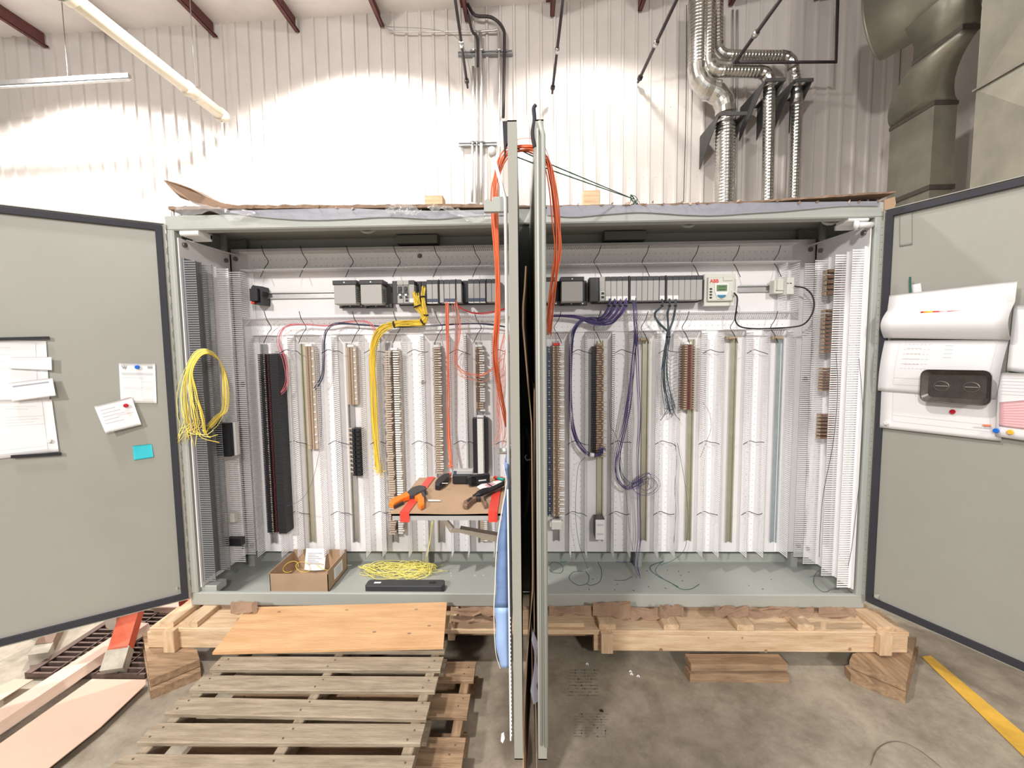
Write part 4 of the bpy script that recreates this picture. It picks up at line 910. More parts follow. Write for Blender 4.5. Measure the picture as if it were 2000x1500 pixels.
stray('thin dark wire looping at lower right corner of the enclosure', [on_x(1678, 700, 1.74), on_x(1685, 800, 1.74), on_x(1682, 900, 1.74), on_x(1672, 1000, 1.74), on_x(1660, 1090, 1.72), on_z(1645, 1135, .02), on_z(1612, 1156, .008), on_z(1590, 1140, .01), on_z(1592, 1122, .03), on_x(1603, 1112, 1.68)], 'w_slate', .0014)
# fat black coax
stray('thick black cable sagging from white meter to the right side duct', [(1434, 572, .33), (1440, 582, .30), (1438, 605, .30), (1436, 625, .31), (1446, 638, .32), (1475, 642, .325), (1510, 641, .32), (1545, 639, .3), (1568, 634, .28), (1582, 620, .26), (1590, 598, .26), (1586, 577, .27), (1572, 563, .3), (1552, 559, .335)], 'black', .0045, 'cable')
# floor wires (right)
def floor_wire(label, pts, m, r=.0014):
    P = [on_z(a, b, .004 + r + (c[0] if c else 0)) for a, b, *c in pts]; mb = MB(); mb.tube(smooth_path(P, 6), r, 5); mb.build('loose_wire', m, None, True, label=label, cat='wire')
floor_wire('dark green wire loop lying at left of the right floor half', [(1143, 1115), (1150, 1125), (1148, 1138), (1130, 1143), (1112, 1130), (1120, 1117), (1140, 1116)], 'w_green')
floor_wire('dark green wire loop on floor, ending in a wide right curl', [(1168, 1098), (1175, 1115), (1172, 1135), (1155, 1143), (1145, 1140)], 'w_green')
floor_wire('teal wire on the enclosure floor just right of the doors', [(1072, 1084, .03), (1085, 1092), (1100, 1098), (1112, 1093), (1115, 1088)], 'w_teal', .002)
floor_wire('small green wire ring on floor next to the right middle door', [(1072, 1104), (1080, 1098), (1094, 1101), (1100, 1110), (1095, 1119), (1080, 1118), (1072, 1112)], 'w_green')
floor_wire('double dark green wire sweeping across the right floor half', [(1300, 1095), (1275, 1103), (1270, 1112), (1285, 1125), (1310, 1138), (1330, 1150), (1350, 1150), (1366, 1141)], 'w_green', .0018)
floor_wire('second dark green wire crossing beside the sweeping one', [(1305, 1088, .02), (1290, 1100), (1280, 1115), (1295, 1130), (1325, 1146)], 'w_green')
floor_wire('thin violet wire curl on the right floor half', [(1190, 1092), (1210, 1098), (1235, 1097)], 'w_purple')
floor_wire('short grey wire offcut on the right floor half', [(1200, 1133), (1220, 1133), (1235, 1126)], 'w_slate')

for i in range(34):
    px = R.choice([R.uniform(1100, 1540), R.uniform(700, 960), R.uniform(1200, 1400)]); py = R.uniform(1112, 1156); c = on_z(px, py, .004); a = R.uniform(0, PI); d = V((math.cos(a), math.sin(a), 0)) * .006
    mb = MB(); mb.tube([c - d + V((0, 0, .0015)), c + d + V((0, 0, .0015))], .0015, 5)
    mb.build('wire_offcut', 'w_slate' if px > 1000 else 'white', label='tiny dark wire offcut scattered on enclosure floor right of doors' if px > 1000 else 'tiny white crumb scattered on enclosure floor left of doors', cat='offcut', group='dark wire offcuts on the right floor half' if px > 1000 else 'white crumbs on the left floor half')

# yellow coil on the left side duct
t = thing('wire_coil', 'yellow wire coil hung over the dark grey left side duct', 'wires', tuple(on_y(400, 860, 0)))
for i in range(22):
    o = R.uniform(-1, 1); tip = R.uniform(-1, 1)
    P = [on_y(418 + o * 4, 694 + o * 6, .06), on_y(404 + o * 3, 686 + o * 5, .0), on_y(385 + o * 5, 693 + o * 6, -.02), on_y(370 + o * 7, 722 + o * 6, -.03), on_y(366 + o * 20, 765 + tip * 5, -.03), on_y(372 + o * 24 + tip * 4, 810, -.03), on_y(378 + o * 22 + tip * 8, 838 + tip * 14, -.02), on_y(384 + tip * 46, 852 + R.uniform(-16, 24), -.02)]
    mb = MB(); mb.tube(smooth_path(P, 5), .0018, 5); mb.build('wire', 'w_lemon' if i % 2 else 'w_yellow', t, True)
for i in range(11):
    o = R.uniform(-1, 1); tip = R.uniform(-1, 1)
    P = [on_y(400, 686 + o * 6, .02), on_y(418 + o * 3, 692 + o * 6, .08), on_y(434 + o * 4, 715 + o * 6, .12), on_y(440 + o * 8, 760, .12), on_y(438 + o * 8, 800, .12), on_y(425 + o * 8, 820 + tip * 10, .10), on_y(408 + tip * 8, 838 + o * 8, .08)]
    mb = MB(); mb.tube(smooth_path(P, 5), .0018, 5); mb.build('wire', 'w_lemon' if i % 2 else 'w_yellow', t, True)
# tangle on the floor
t = thing('wire_tangle', 'tangled heap of yellow wire on left enclosure floor', 'wires', tuple(on_z(785, 1120, .004)))
c0 = on_z(782, 1128, .0); 
for i in range(26):
    P = []; a0 = R.uniform(0, 2 * PI); rx = R.uniform(.10, .24); ry = R.uniform(.03, .09); cx = c0.x + R.uniform(-.09, .09); cy = c0.y + .06 + R.uniform(-.03, .04); nt = R.uniform(.5, 1.1)
    for k in range(12):
        a = a0 + k / 11 * 2 * PI * nt; P.append(V((cx + rx * math.cos(a) * R.uniform(.9, 1.1), cy + ry * math.sin(a) * R.uniform(.85, 1.15), .008 + R.uniform(0, .05) * math.sin(PI * k / 11))))
    if i < 7: P.append(P[-1] + V((R.uniform(.03, .18) * R.choice([-1, 1, 1]), R.uniform(-.03, .04), -.0)))
    for p_ in P: p_.z = max(p_.z, .007)
    mb = MB(); mb.tube(smooth_path(P, 4), .0018, 5); mb.build('wire', 'w_lemon', t, True)
P = [on_y(845, 1020, .3), on_y(838, 1060, .3), on_y(833, 1090, .28), on_z(830, 1105, .02), on_z(815, 1118, .01)]
for k in range(3):
    mb = MB(); mb.tube(smooth_path([p_ + jit(.006) + V((0, 0, .004)) for p_ in P], 4), .0016, 5); mb.build('wire', 'w_lemon', t, True)

# green guy wire from door tops back to the lifting eye
e = on_y(1238, 389, .10)
for k, (a, lb) in enumerate(((on_y(1068, 318, -.8), 'upper'), (on_y(1070, 330, -.8), 'lower'))):
    mb = MB(); mb.tube([a, a.lerp(e, .5), e], .0022, 5)
    l = on_y(1000, 285 + 18 * k, -.8); mdl = on_y(1034, 302 + 14 * k, -.8); mb.tube(smooth_path([l, mdl, a], 3), .002, 5)
    mb.build('guy_wire', 'w_green', None, True, label='%s dark green wire tying the middle door tops to a rear lifting eye' % lb, cat='wire')
t = thing('wire_knot', 'green wire knot around the lifting eye behind top edge', 'wire', tuple(e))
for i in range(3):
    mb = MB(); mb.tube([e + V((.02 * math.cos(k / 10 * 2 * PI + i), .01 * math.sin(k + i), .026 * math.sin(k / 10 * 2 * PI) - .005)) for k in range(11)], .002, 5); mb.build('wire', 'w_green', t, True)

# ================================================================== things on the enclosure floor
Zf = .004
# cardboard box (front face given by pixels)
a = on_z(528, 1156, Zf); b = on_z(642, 1156, Zf); hgt = .125
x0, x1, y0 = a.x, b.x, a.y; y1 = y0 + .27
t = thing('cardboard_box', 'small open cardboard box with papers on left enclosure floor', 'box', ((x0 + x1) / 2, (y0 + y1) / 2, Zf))
th = .004; mb = MB(); sh = .02
mb.box(x0, x1, y0, y1, Zf, Zf + th); mb.box(x0, x1, y0, y0 + th, Zf, Zf + .108); mb.box(x0, x1, y1 - th, y1, Zf, Zf + .13); mb.box(x0, x0 + th, y0, y1, Zf, Zf + .12); mb.box(x1 - th, x1, y0, y1, Zf, Zf + .125)
mb.build('carton', 'card', t)
mb = MB(); mb.box(x1, x1 + .001, y0 + .08, y0 + .2, Zf + .03, Zf + .10); mb.build('shipping_label', 'white', t)
mb = MB()
for k in range(4): mb.box(x1 + .001, x1 + .0014, y0 + .10, y0 + .18, Zf + .04 + .013 * k, Zf + .044 + .013 * k)
mb.build('label_print', 'ink', t)
pp = thing('leaflet', 'white printed leaflet standing inside the small cardboard box', 'paper', (x0 + .15, y1 - .03, Zf))
mb = MB(); mb.grid(lambda u, v: (x0 + .09 + .13 * u, y1 - .05 + .035 * v - .01 * math.sin(PI * u), Zf + .02 + .125 * v), 6, 4, .0012, (0, 1, 0)); mb.build('sheet', 'paper', pp)
mb = MB()
for k in range(7): z = .3 + k * .08; mb.box(x0 + .11, x0 + .2 - .02 * (k % 3), y1 - .0545 + .035 * z - .007, y1 - .0535 + .035 * z - .007, Zf + .02 + .125 * z, Zf + .023 + .125 * z)
mb.build('printed_lines', 'ink', pp)
for k in range(3):
    mb = MB(); cx = x0 + (.06, .14, .27)[k]; mb.tube([V((cx + .045 * math.cos(q / 14 * 5.2 + k), y0 + .12 + .03 * math.sin(q / 14 * 5.2 + k), Zf + .09 + .02 * math.sin(q * .4))) for q in range(15)], .0015, 5); mb.build('loose_wire', 'w_yellow', None, True, label='%s yellow wire curl inside the small cardboard box' % ('left', 'middle', 'right')[k], cat='wire')
# black flat case
a = on_z(712, 1158, Zf); b = on_z(866, 1158, Zf); y0 = a.y; y1 = y0 + .075; x0, x1 = a.x, b.x
t = thing('plastic_tray', 'black flat plastic case lying in front of yellow wire tangle', 'case', ((x0 + x1) / 2, (y0 + y1) / 2, Zf))
def rr(x0, x1, y0, y1, r, z):
    P = []
    for cx, cy, s in ((x0 + r, y0 + r, PI), (x1 - r, y0 + r, 1.5 * PI), (x1 - r, y1 - r, 0), (x0 + r, y1 - r, .5 * PI)):
        for k in range(5): an = s + k / 4 * PI / 2; P.append((cx + r * math.cos(an), cy + r * math.sin(an), z))
    return P
mb = MB(); mb.loft([rr(x0, x1, y0, y1, .018, Zf), rr(x0, x1, y0, y1, .018, Zf + .038), rr(x0 + .003, x1 - .003, y0 + .003, y1 - .003, .016, Zf + .041)]); mb.build('shell', 'charcoal', t)
mb = MB(); mb.loft([rr(x1 - .09, x1 - .05, y0 + .03, y0 + .05, .006, Zf + .0405), rr(x1 - .09, x1 - .05, y0 + .03, y0 + .05, .006, Zf + .0425)]); mb.build('recess', 'black', t)
mb = MB(); mb.box(x0 + .045, x0 + .085, y0 + .03, y0 + .045, Zf + .041, Zf + .042); mb.build('sticker', 'white', t)

# ================================================================== shelf on the left middle door
YF, YB = -.815, -.40
L0 = on_y(764, 1001, YF); sz = L0.z; sx0 = L0.x; sx1 = -.03
t = thing('folding_shelf', 'grey metal folding shelf sticking out from left middle door', 'shelf', (sx1, (YF + YB) / 2, sz - .03))
mb = MB(); mb.bbox(sx0, sx1, YF, YB, sz - .012, sz - .004, .002); mb.box(sx0, sx1, YF, YF + .003, sz - .028, sz - .004); mb.box(sx0, sx0 + .003, YF, YB, sz - .028, sz - .004); mb.box(sx0, sx1, YB - .003, YB, sz - .028, sz - .004); mb.build('tray', 'psu_grey', t)
a = on_y(861, 1010, -.7); b = on_y(880, 1034, -.7); b2 = on_y(898, 1036, -.7); c = on_y(973, 1054, -.7)
mb = MB(); mb.prism([a + V((-.006, 0, 0)), a + V((.012, 0, 0)), b + V((.012, 0, 0.002)), b + V((-.004, 0, -.008))], (0, .018, 0)); mb.build('brace_link', 'steel', t)
mb = MB(); mb.prism([b + V((-.008, -.002, .004)), b2 + V((0, -.002, .006)), c + V((.02, -.002, .012)), c + V((.02, -.002, -.016)), b2 + V((0, -.002, -.008)), b + V((0, -.002, -.012))], (0, .003, 0)); mb.prism([b2 + V((0, 0, .006)), c + V((.02, 0, .012)), c + V((.02, 0, .009)), b2 + V((0, 0, .003))], (0, .03, 0)); mb.cyl(b + V((0, -.006, -.003)), b + V((0, .02, -.003)), .005, 8); mb.build('brace_arm', 'steel', t)
mb = MB(); mb.grid(lambda u, v: (sx0 - .002 + (sx1 - sx0) * u, YF - .004 + (YB - YF + .004) * v, sz - .0 + .004 * math.sin(u * 9) * (1 - v) * .3), 16, 6, .004, (0, 0, 1))
mb.build('cardboard_sheet', 'card', label='brown cardboard sheet taped on top of the folding shelf', cat='cardboard')
def strap(label, px0, px1, xb):
    a = on_y(px0, 1003, YF); w2 = .016
    mb = MB(); fr = V((a.x, YF - .005, 0)); bk = V((xb, YB - .003, 0))
    mb.prism([(fr.x - w2, fr.y, sz + .003), (fr.x + w2, fr.y, sz + .003), (bk.x + w2, bk.y, sz + .003), (bk.x - w2, bk.y, sz + .003)], (0, 0, .0012)); mb.box(fr.x - w2, fr.x + w2, YF - .0065, YF - .004, sz - .032, sz + .004)
    mb.build('tape_strip', 'tape_red', label=label, cat='tape')
strap('red tape strip across the cardboard, left one', 791, 0, on_y(843, 930, YB).x); strap('red tape strip across the cardboard, right one', 963, 0, on_y(975, 930, YB).x)
def st(px, py, dz=.0): return on_z(px, py, sz + .004 + dz)
# orange crimping tool
t = thing('crimping_tool', 'orange handled crimping pliers at left front of cardboard shelf', 'pliers', tuple(st(800, 985)))
def slab(name, pts, h, m, t, w=None):
    mb = MB(); P = [st(*q) for q in pts]; P2 = [p_ + V((0, 0, h)) for p_ in P]; n = len(P); c = sum(P2, V()) / n
    mb.loft([P, [p_ + V((0, 0, h * .75)) for p_ in P], [c + (p_ - c) * .88 for p_ in P2]]); mb.build(name, m, t)
slab('handle', [(760, 989), (764, 982), (798, 966), (810, 964), (812, 971), (790, 980), (768, 993)], .016, 'orange_plastic', t)
slab('handle', [(810, 976), (822, 969), (829, 978), (829, 992), (822, 996), (816, 990), (817, 982)], .016, 'orange_plastic', t)
slab('jaw_head', [(795, 969), (806, 960), (820, 956), (832, 958), (833, 965), (824, 969), (812, 974), (800, 976)], .020, 'charcoal', t)
slab('grip_inlay', [(822, 970), (828, 968), (831, 975), (829, 980), (825, 978)], .018, 'charcoal', t)
slab('grip_inlay', [(768, 990), (788, 982), (789, 984), (770, 993)], .008, 'charcoal', t)
# black wire stripper
t = thing('wire_stripper', 'black chunky wire stripper behind the orange crimping pliers', 'tool', tuple(st(862, 945)))
slab('body', [(850, 950), (856, 942), (868, 934), (878, 932), (877, 940), (868, 950), (858, 957), (850, 956)], .022, 'black', t)
slab('nose', [(868, 935), (876, 926), (882, 928), (878, 936)], .012, 'orange_paint', t)
mb = MB(); c = st(869, 944, .0225); mb.box(c.x - .012, c.x + .012, c.y - .003, c.y + .003, c.z, c.z + .0006); mb.build('maker_mark', 'white', t)
# black box + label rolls
a = st(884, 945); b = st(920, 945); t = thing('parts_box', 'black box with grey cartridge on top at back of shelf', 'box', tuple(a))
mb = MB(); mb.bbox(a.x, b.x, a.y, a.y + .05, sz + .004, sz + .040, .003); mb.build('case', 'black', t)
mb = MB(); mb.bbox(a.x + .002, b.x + .006, a.y + .012, a.y + .045, sz + .040, sz + .058, .002); mb.build('cartridge', 'psu_grey', t)
mb = MB(); mb.box(a.x + .003, a.x + .016, a.y + .0115, a.y + .012, sz + .042, sz + .056); mb.build('blue_mark', 'blue_dark', t)
a = st(921, 950); t = thing('tape_dispenser', 'black tape dispenser leaning beside the black box', 'dispenser', tuple(a))
def Td(p_): q = Matrix.Rotation(.35, 3, 'Z') @ V((p_.x, p_.y, p_.z)); return V((a.x, a.y, sz + .004)) + q
mb = MB(); mb.bbox(0, .078, 0, .02, .0, .044, .004, Td); mb.tube([Td(V((.004, .0, .02))), Td(V((.004, .03, .02)))], .02, 14); mb.build('body', 'black', t)
mb = MB(); mb.box(.03, .062, -.001, 0, .018, .023, Td); mb.build('lettering', 'white', t)
# packet of labels
t = thing('label_packet', 'clear packet of white and red labels near right of shelf', 'packet', tuple(st(950, 950)))
slab('sleeve', [(932, 952), (944, 945), (975, 940), (985, 944), (960, 956), (940, 958)], .006, 'paper', t)
slab('red_print', [(946, 950), (958, 946), (968, 948), (952, 955)], .008, 'ink_red', t)
mb = MB(); mb.tube([st(952, 944, .012), st(960, 949, .012), st(966, 955, .006)], .002, 6); mb.build('packet_strap', 'black', t)
# bundle of black heat-shrink wires
t = thing('black_wire_bundle', 'bundle of thick black wires lying at right of shelf', 'wires', tuple(st(955, 965)))
for i in range(12):
    o = R.uniform(-5, 5); mb = MB(); mb.tube(smooth_path([st(923 + o + R.uniform(-4, 4), 972 - o, .008), st(938, 962 + o, .012 + .001 * i), st(960, 955 + o * .7, .014), st(984, 944 + o * .7, .014 + .001 * i)], 4), .0035, 6); mb.build('wire', 'black', t, True)
# pliers
t = thing('pliers', 'pliers with dark red and black grips at front of shelf', 'pliers', tuple(st(930, 985)))
for nm, pts in (('grip', [(904, 992), (906, 985), (920, 977), (930, 974), (931, 979), (922, 984), (912, 994)]), ('grip', [(938, 976), (944, 975), (951, 984), (951, 992), (946, 993), (943, 985)])): slab(nm, pts, .014, 'brown', t)
for pts in ([(911, 986), (920, 978), (924, 981), (914, 989)], [(944, 978), (948, 980), (950, 987), (947, 987)]): slab('grip_inlay', pts, .0155, 'black', t)
slab('jaw_head', [(926, 974), (932, 964), (940, 966), (944, 976), (934, 980)], .013, 'charcoal', t)
mb = MB(); mb.prism([st(835, 976), st(859, 977), st(861, 979), st(837, 979)], (0, 0, .0008)); mb.build('paper_slip', 'white', label='tiny white paper slip lying mid front of the shelf', cat='paper')
t = thing('screwdriver', 'small screwdriver with red and green handle at back right', 'screwdriver', tuple(st(975, 935)))
mb = MB(); mb.tube([st(966, 932, .008), st(972, 934, .008)], .007, 8); mb.build('cap', 'red', t, True)
mb = MB(); mb.tube([st(972, 934, .008), st(984, 937, .008)], .007, 8); mb.build('handle', 'w_teal', t, True)

# blue document pocket bulging off the left middle door
t = thing('document_pocket', 'tall blue plastic document sleeve bulging off left middle door', 'sleeve', (-.05, -.7, .2))
prof = [(986, 905), (992, 940), (985, 985), (976, 1040), (972, 1085), (970, 1140), (968, 1180), (969, 1230), (972, 1270), (980, 1296)]
yy = -.88
rows = [(on_y(px, py, yy).x, on_y(px, py, yy).z) for px, py in prof]
rows = [(v.x, v.z) for v in smooth_path([V((a, 0, b)) for a, b in rows], 4)]
def sleeve(i0, i1, m, nm):
    mb = MB(); rs = rows[i0:i1]
    for y0_, y1_ in ((-.90, -.60),):
        ring = []
        for (x, z) in rs:
            wv = .0025 * math.sin(z * 55); xf = x + wv
            ring.append([V((xf, y0_, z)), V((xf - .001, y0_ + .05, z)), V((xf, y1_, z)), V((-.027, y1_, z)), V((-.027, y0_ + .0, z))])
        mb.loft(ring)
    mb.build(nm, m, t, True)
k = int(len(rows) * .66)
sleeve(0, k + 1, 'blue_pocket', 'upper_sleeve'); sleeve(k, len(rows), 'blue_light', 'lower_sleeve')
mb = MB(); mb.grid(lambda u, v: (rows[min(len(rows) - 1, int(v * (len(rows) - 1)))][0] - .003 - .002 * u, -.903 + .01 * u, rows[min(len(rows) - 1, int(v * (len(rows) - 1)))][1]), 2, 30, .0015, (1, 0, 0)); mb.build('white_edge', 'white', t)
mb = MB()
for i in range(30):
    z = .12 + i * .014; mb.box(-.027, -.0235, -.925, -.921, z, z + .003)
mb.box(-.031, -.026, -.922, -.914, .10, .95)
mb.build('binding_edge', 'white', t)

# cardboard sheet and film on the outer face of the right middle door
t = thing('leaning_cardboard', 'tall brown cardboard sheet leaning between the two middle doors', 'cardboard', (.04, -.5, FZ))
def cpan(u, v):
    zt = 1.60 + .08 * (1 - abs(u - .35)); z = FZ + .005 + (zt - FZ) * v; K = ((-.3, .012), (.1, .016), (.35, .03), (.6, .052), (1.15, .052), (1.3, .040), (1.5, .024), (1.62, .036), (2, .05)); xn = next(a[1] + (b[1] - a[1]) * (z - a[0]) / (b[0] - a[0]) for a, b in zip(K, K[1:]) if a[0] <= z <= b[0])
    return (xn + (.059 - xn) * u ** .8, -.87 + .75 * u, z)
mb = MB(); mb.grid(cpan, 10, 30, .004, (1, 0, 0)); mb.build('front_sheet', 'card', t)
mb = MB(); mb.grid(lambda u, v: (.062 - .006 * math.sin(PI * v), -.86 + .6 * u, FZ + .04 + 1.45 * v + .02 * math.sin(u * 15)), 8, 12, .004, (1, 0, 0)); mb.build('back_sheet', 'card_dark', t)
P = [on_y(px, py, -.9) for px, py in ((1041, 1232), (1050, 1255), (1048, 1290), (1052, 1320), (1048, 1340), (1054, 1368), (1042, 1376), (1036, 1350), (1042, 1315), (1045, 1280), (1038, 1250))]
mb = MB(); mb.prism(P, (0, .012, 0)); mb.build('plastic_wrap', 'film', label='crumpled clear plastic scrap hanging low between middle doors', cat='plastic')
P = [on_y(px, py, -.5) for px, py in ((1003, 300), (1040, 300), (1044, 390), (1013, 455), (1005, 440))]
mb = MB(); mb.prism(P, (0, .002, 0)); mb.build('plastic_wrap', 'film_clear', label='translucent plastic sheet stretched between tops of middle doors', cat='plastic')
P = [on_y(px, py, -.93) for px, py in ((979, 1436), (984, 1433), (986, 1442), (982, 1452), (978, 1448))]
mb = MB(); mb.prism(P, (0, .006, 0)); mb.build('tape_scrap', 'white', label='small white tape scrap low on left middle door edge', cat='tape')
# ================================================================== papers on the outer doors
def on_door(D_, px, py, off=.0): return on_p(px, py, D_[2] + D_[4] * off, D_[4])
def sheet(name, D_, corners, label, cat='paper', m='paper', off=.004, curl=None, lines=None, extra=None, nu=10, nv=12, lm='ink_faint'):
    # corners px: TL, TR, BR, BL ; curl(u,v) -> lift from the door
    C4 = [on_door(D_, x, y, off) for x, y in corners]; n = D_[4]; curl = curl or (lambda u, v: 0)
    def fn(u, v): return C4[0].lerp(C4[1], u).lerp(C4[3].lerp(C4[2], u), v) + n * curl(u, v)
    t = thing(name, label, cat, tuple(C4[3].lerp(C4[2], .5)))
    mb = MB(); mb.grid(fn, nu, nv, .0008, n); mb.build('sheet', m, t, True)
    for (nm, mm, L) in (lines or []):
        mb = MB()
        for (u0, v0, u1, v1, w_) in L:
            a, b = fn(u0, v0) + n * .0004, fn(u1, v1) + n * .0004; d = (b - a).normalized(); s = n.cross(d) * w_ / 2
            k = max(1, int((b - a).length / .03)); 
            for i in range(k):
                ua, ub = i / k, (i + 1) / k
                p_ = fn(u0 + (u1 - u0) * ua, v0 + (v1 - v0) * ua) + n * .0009; q = fn(u0 + (u1 - u0) * ub, v0 + (v1 - v0) * ub) + n * .0009
                mb.vf([p_ - s, q - s, q + s, p_ + s], [(0, 1, 2, 3)])
        mb.build(nm, mm, t)
    return t, fn
def magnet(D_, px, py, m, label, off=.008, r=.010):
    c = on_door(D_, px, py, off); n = D_[4]; mb = MB(); mb.tube([c, c + n * .006, c + n * .008], [r, r, r * .8], 16); mb.build('magnet', m, None, False, label=label, cat='magnet')
def frame(a=.05, b=.95, c=.03, d=.97, w_=.0012): return [(a, c, b, c, w_), (b, c, b, d, w_), (a, d, b, d, w_), (a, c, a, d, w_)]
# left door
L = frame(-.0, .86, .03, .97) + [(.0, .12 + .11 * k, .55 + .2 * (k % 2), .12 + .11 * k, .0012) for k in range(4)]
sheet('drawing_sheet', DL, [(-70, 662), (90, 666), (97, 785), (-70, 790)], 'upper white drawing sheet at left frame edge under black strip', lines=[('printed_lines', 'ink_faint', L)])
L = [(.1, .12, .8, .12, .0012), (.45, .15 , .7, .17, .002)] + [(.45, .3 + .05 * k, .88 - .06 * (k % 3), .3 + .05 * k, .0014) for k in range(4)] + frame(.0, .88, .02, .93) + [(.0, .86, .88, .86, .001)]
sheet('drawing_sheet', DL, [(-70, 782), (101, 780), (115, 882), (-70, 905)], 'lower white drawing sheet at left frame edge above black strip', lines=[('printed_lines', 'ink_faint', L)], off=.005)
sheet('taped_note', DL, [(18, 698), (102, 697), (103, 723), (16, 720)], 'upper small white flap on the left drawing sheets', off=.012, curl=lambda u, v: .012 * u, lines=[('printed_lines', 'ink_faint', [(.05, .2, .6, .2, .001), (.4, .5, .6, .55, .002)])])
sheet('taped_note', DL, [(17, 748), (104, 738), (112, 772), (25, 784)], 'lower small white flap on the left drawing sheets', off=.012, curl=lambda u, v: .012 * u + .01 * v, lines=[('printed_lines', 'ink', [(.07, .22, .9, .2, .007)])])
def bar(D_, p0, p1, w_, m, name, label, cat):
    o_ = .02 if D_ is DR else .008; a = on_door(D_, *p0, o_); b = on_door(D_, *p1, o_); d = (b - a).normalized(); n = D_[4]; s = n.cross(d) * w_ / 2
    mb = MB(); mb.loft([[a - s, a + s, a + s + n * .006, a - s + n * .006], [b - s, b + s, b + s + n * .006, b - s + n * .006]]); mb.build(name, m, label=label, cat=cat)
bar(DL, (-70, 664), (97, 660), .014, 'black', 'magnetic_strip', 'black magnetic strip along top of the left drawing sheets', 'magnetic strip')
bar(DL, (22, 892), (120, 886), .014, 'black', 'magnetic_strip', 'black magnetic strip along bottom of left drawing sheets', 'magnetic strip')
magnet(DL, 96, 861, 'mag_white', 'pale round magnet on lower left drawing sheet')
L = [(.05, .25 + .03 * k, .93, .25 + .03 * k, .0035) for k in range(2)] + [(.05, .36, .75, .36, .001), (.6, .46, .95, .46, .001), (.05, .6, .95, .6, .001), (.1, .63, .9, .65, .0012), (.6, .9, .95, .9, .002)] + [(.57, .4 + .07 * k, .62, .4 + .07 * k, .002) for k in range(6)]
sheet('packing_slip', DL, [(232, 709), (303, 710), (306, 788), (236, 787)], 'white printed slip held by blue magnet on left door', lines=[('printed_lines', 'ink_faint', L), ('emblem', 'ink', [(.07, .06, .12, .14, .004), (.13, .05, .16, .15, .004), (.17, .14, .2, .06, .004), (.11, .1, .2, .12, .003), (.78, .1, .92, .1, .012)])])
magnet(DL, 268, 717, 'mag_blue', 'round blue magnet at top of the printed slip')
sheet('note_sheet', DL, [(185, 793), (257, 775), (277, 829), (208, 845)], 'tilted handwritten note held by dark red magnet on left door', off=.010, curl=lambda u, v: .012 * (1 - u) + .01 * v, lines=[('printed_lines', 'ink', [(.1, .2 + .12 * k, .5 + .1 * (k % 3), .2 + .12 * k, .0016) for k in range(5)]), ('red_writing', 'ink_red', [(.45, .5, .92, .52, .0012)])])
magnet(DL, 246, 792, 'mag_red', 'round dark red magnet on the tilted note', .02)
sheet('sticky_note', DL, [(259, 871), (296, 867), (300, 893), (262, 899)], 'small bright blue sticky note low on left door', m='note_blue', off=.002, curl=lambda u, v: .002 * v)
mb = MB(); c = on_door(DL, 346, 1148, .002); mb.tube([c, c + DL[4] * .02], .004, 8); mb.build('door_stud', 'grey', DL[0])
# right door
sheet('drawing_sheet', DR, [(1722, 750), (1950, 770), (1956, 862), (1718, 835)], 'white drawing sheet lowest on right door, below the magnetic tray', off=.0145, lines=[('printed_lines', 'ink_faint', frame(.12, .93, .0, .82) + [(.12, .68, .93, .68, .0012), (.3, .02, .34, .22, .003), (.8, .76, .92, .76, .003)])])
L = frame(.15, .93, .02, .85) + [(.15, .72, .8, .72, .0012)] + [(.2 + .035 * (k % 7), .08 + .09 * (k // 7), .22 + .035 * (k % 7), .08 + .09 * (k // 7), .0022) for k in range(42)] + [(.55, .1 + .07 * k, .62, .1 + .07 * k, .002) for k in range(4)]
sheet('drawing_sheet', DR, [(1728, 665), (1970, 664), (1945, 780), (1714, 763)], 'white drawing sheet in the middle of right door behind tray', off=.019, curl=lambda u, v: .012 * math.sin(PI * v), lines=[('printed_lines', 'ink_faint', L), ('red_writing', 'ink_red', [(.22, .15 + .1 * k, .36, .15 + .1 * k, .0012) for k in range(4)])])
sheet('folded_drawing', DR, [(1737, 577), (1987, 548), (1974, 664), (1726, 660)], 'large blank white sheet folded up over top on right door', m='paper_back', off=.028, curl=lambda u, v: .045 * max(0, math.sin(PI * (v - .35) / .65)) if v > .35 else 0, nv=20)
sheet('paper_tab', DR, [(1780, 556), (1799, 552), (1801, 572), (1782, 574)], 'small white paper tab above the folded sheet on right door', off=.004)
bar(DR, (1778, 541), (1779, 572), .007, 'w_green', 'green_pen', 'thin dark green pen standing above the folded sheet', 'pen')
sheet('drawing_sheet', DR, [(1980, 596), (2080, 590), (2080, 740), (1966, 724)], 'white drawing sheet cut by the right frame edge', off=.012, lines=[('printed_lines', 'ink_faint', frame(.03, .9, .06, .95))])
sheet('pink_sheet', DR, [(1952, 786), (2080, 775), (2080, 848), (1951, 832)], 'pink printed sheet at the right frame edge', m='pink_paper', off=.024, lines=[('printed_lines', 'ink_red', [(0.02, .06 + .1 * k, 1, .05 + .1 * k, .0022) for k in range(9)])])
sheet('drawing_sheet', DR, [(1950, 728), (2080, 730), (2080, 872), (1944, 852)], 'white form behind the pink sheet at right frame edge', off=.021, lines=[('printed_lines', 'ink_faint', [(.05, .08 + .05 * k, .5, .08 + .05 * k, .0018) for k in range(6)])])
bar(DR, (1920, 830), (1936, 831), .006, 'w_orange', 'sticker', 'small orange label strip near the blue magnet', 'label')
magnet(DR, 1861, 804, 'mag_red', 'round red magnet below the magnetic tray', .018)
magnet(DR, 1946, 841, 'mag_blue', 'round blue magnet at lower corner of right door papers', .026)
magnet(DR, 1974, 844, 'mag_yellow', 'round yellow magnet beside the blue one', .026)
magnet(DR, 1731, 826, 'mag_white', 'pale round magnet at lower left of right door papers', .018)
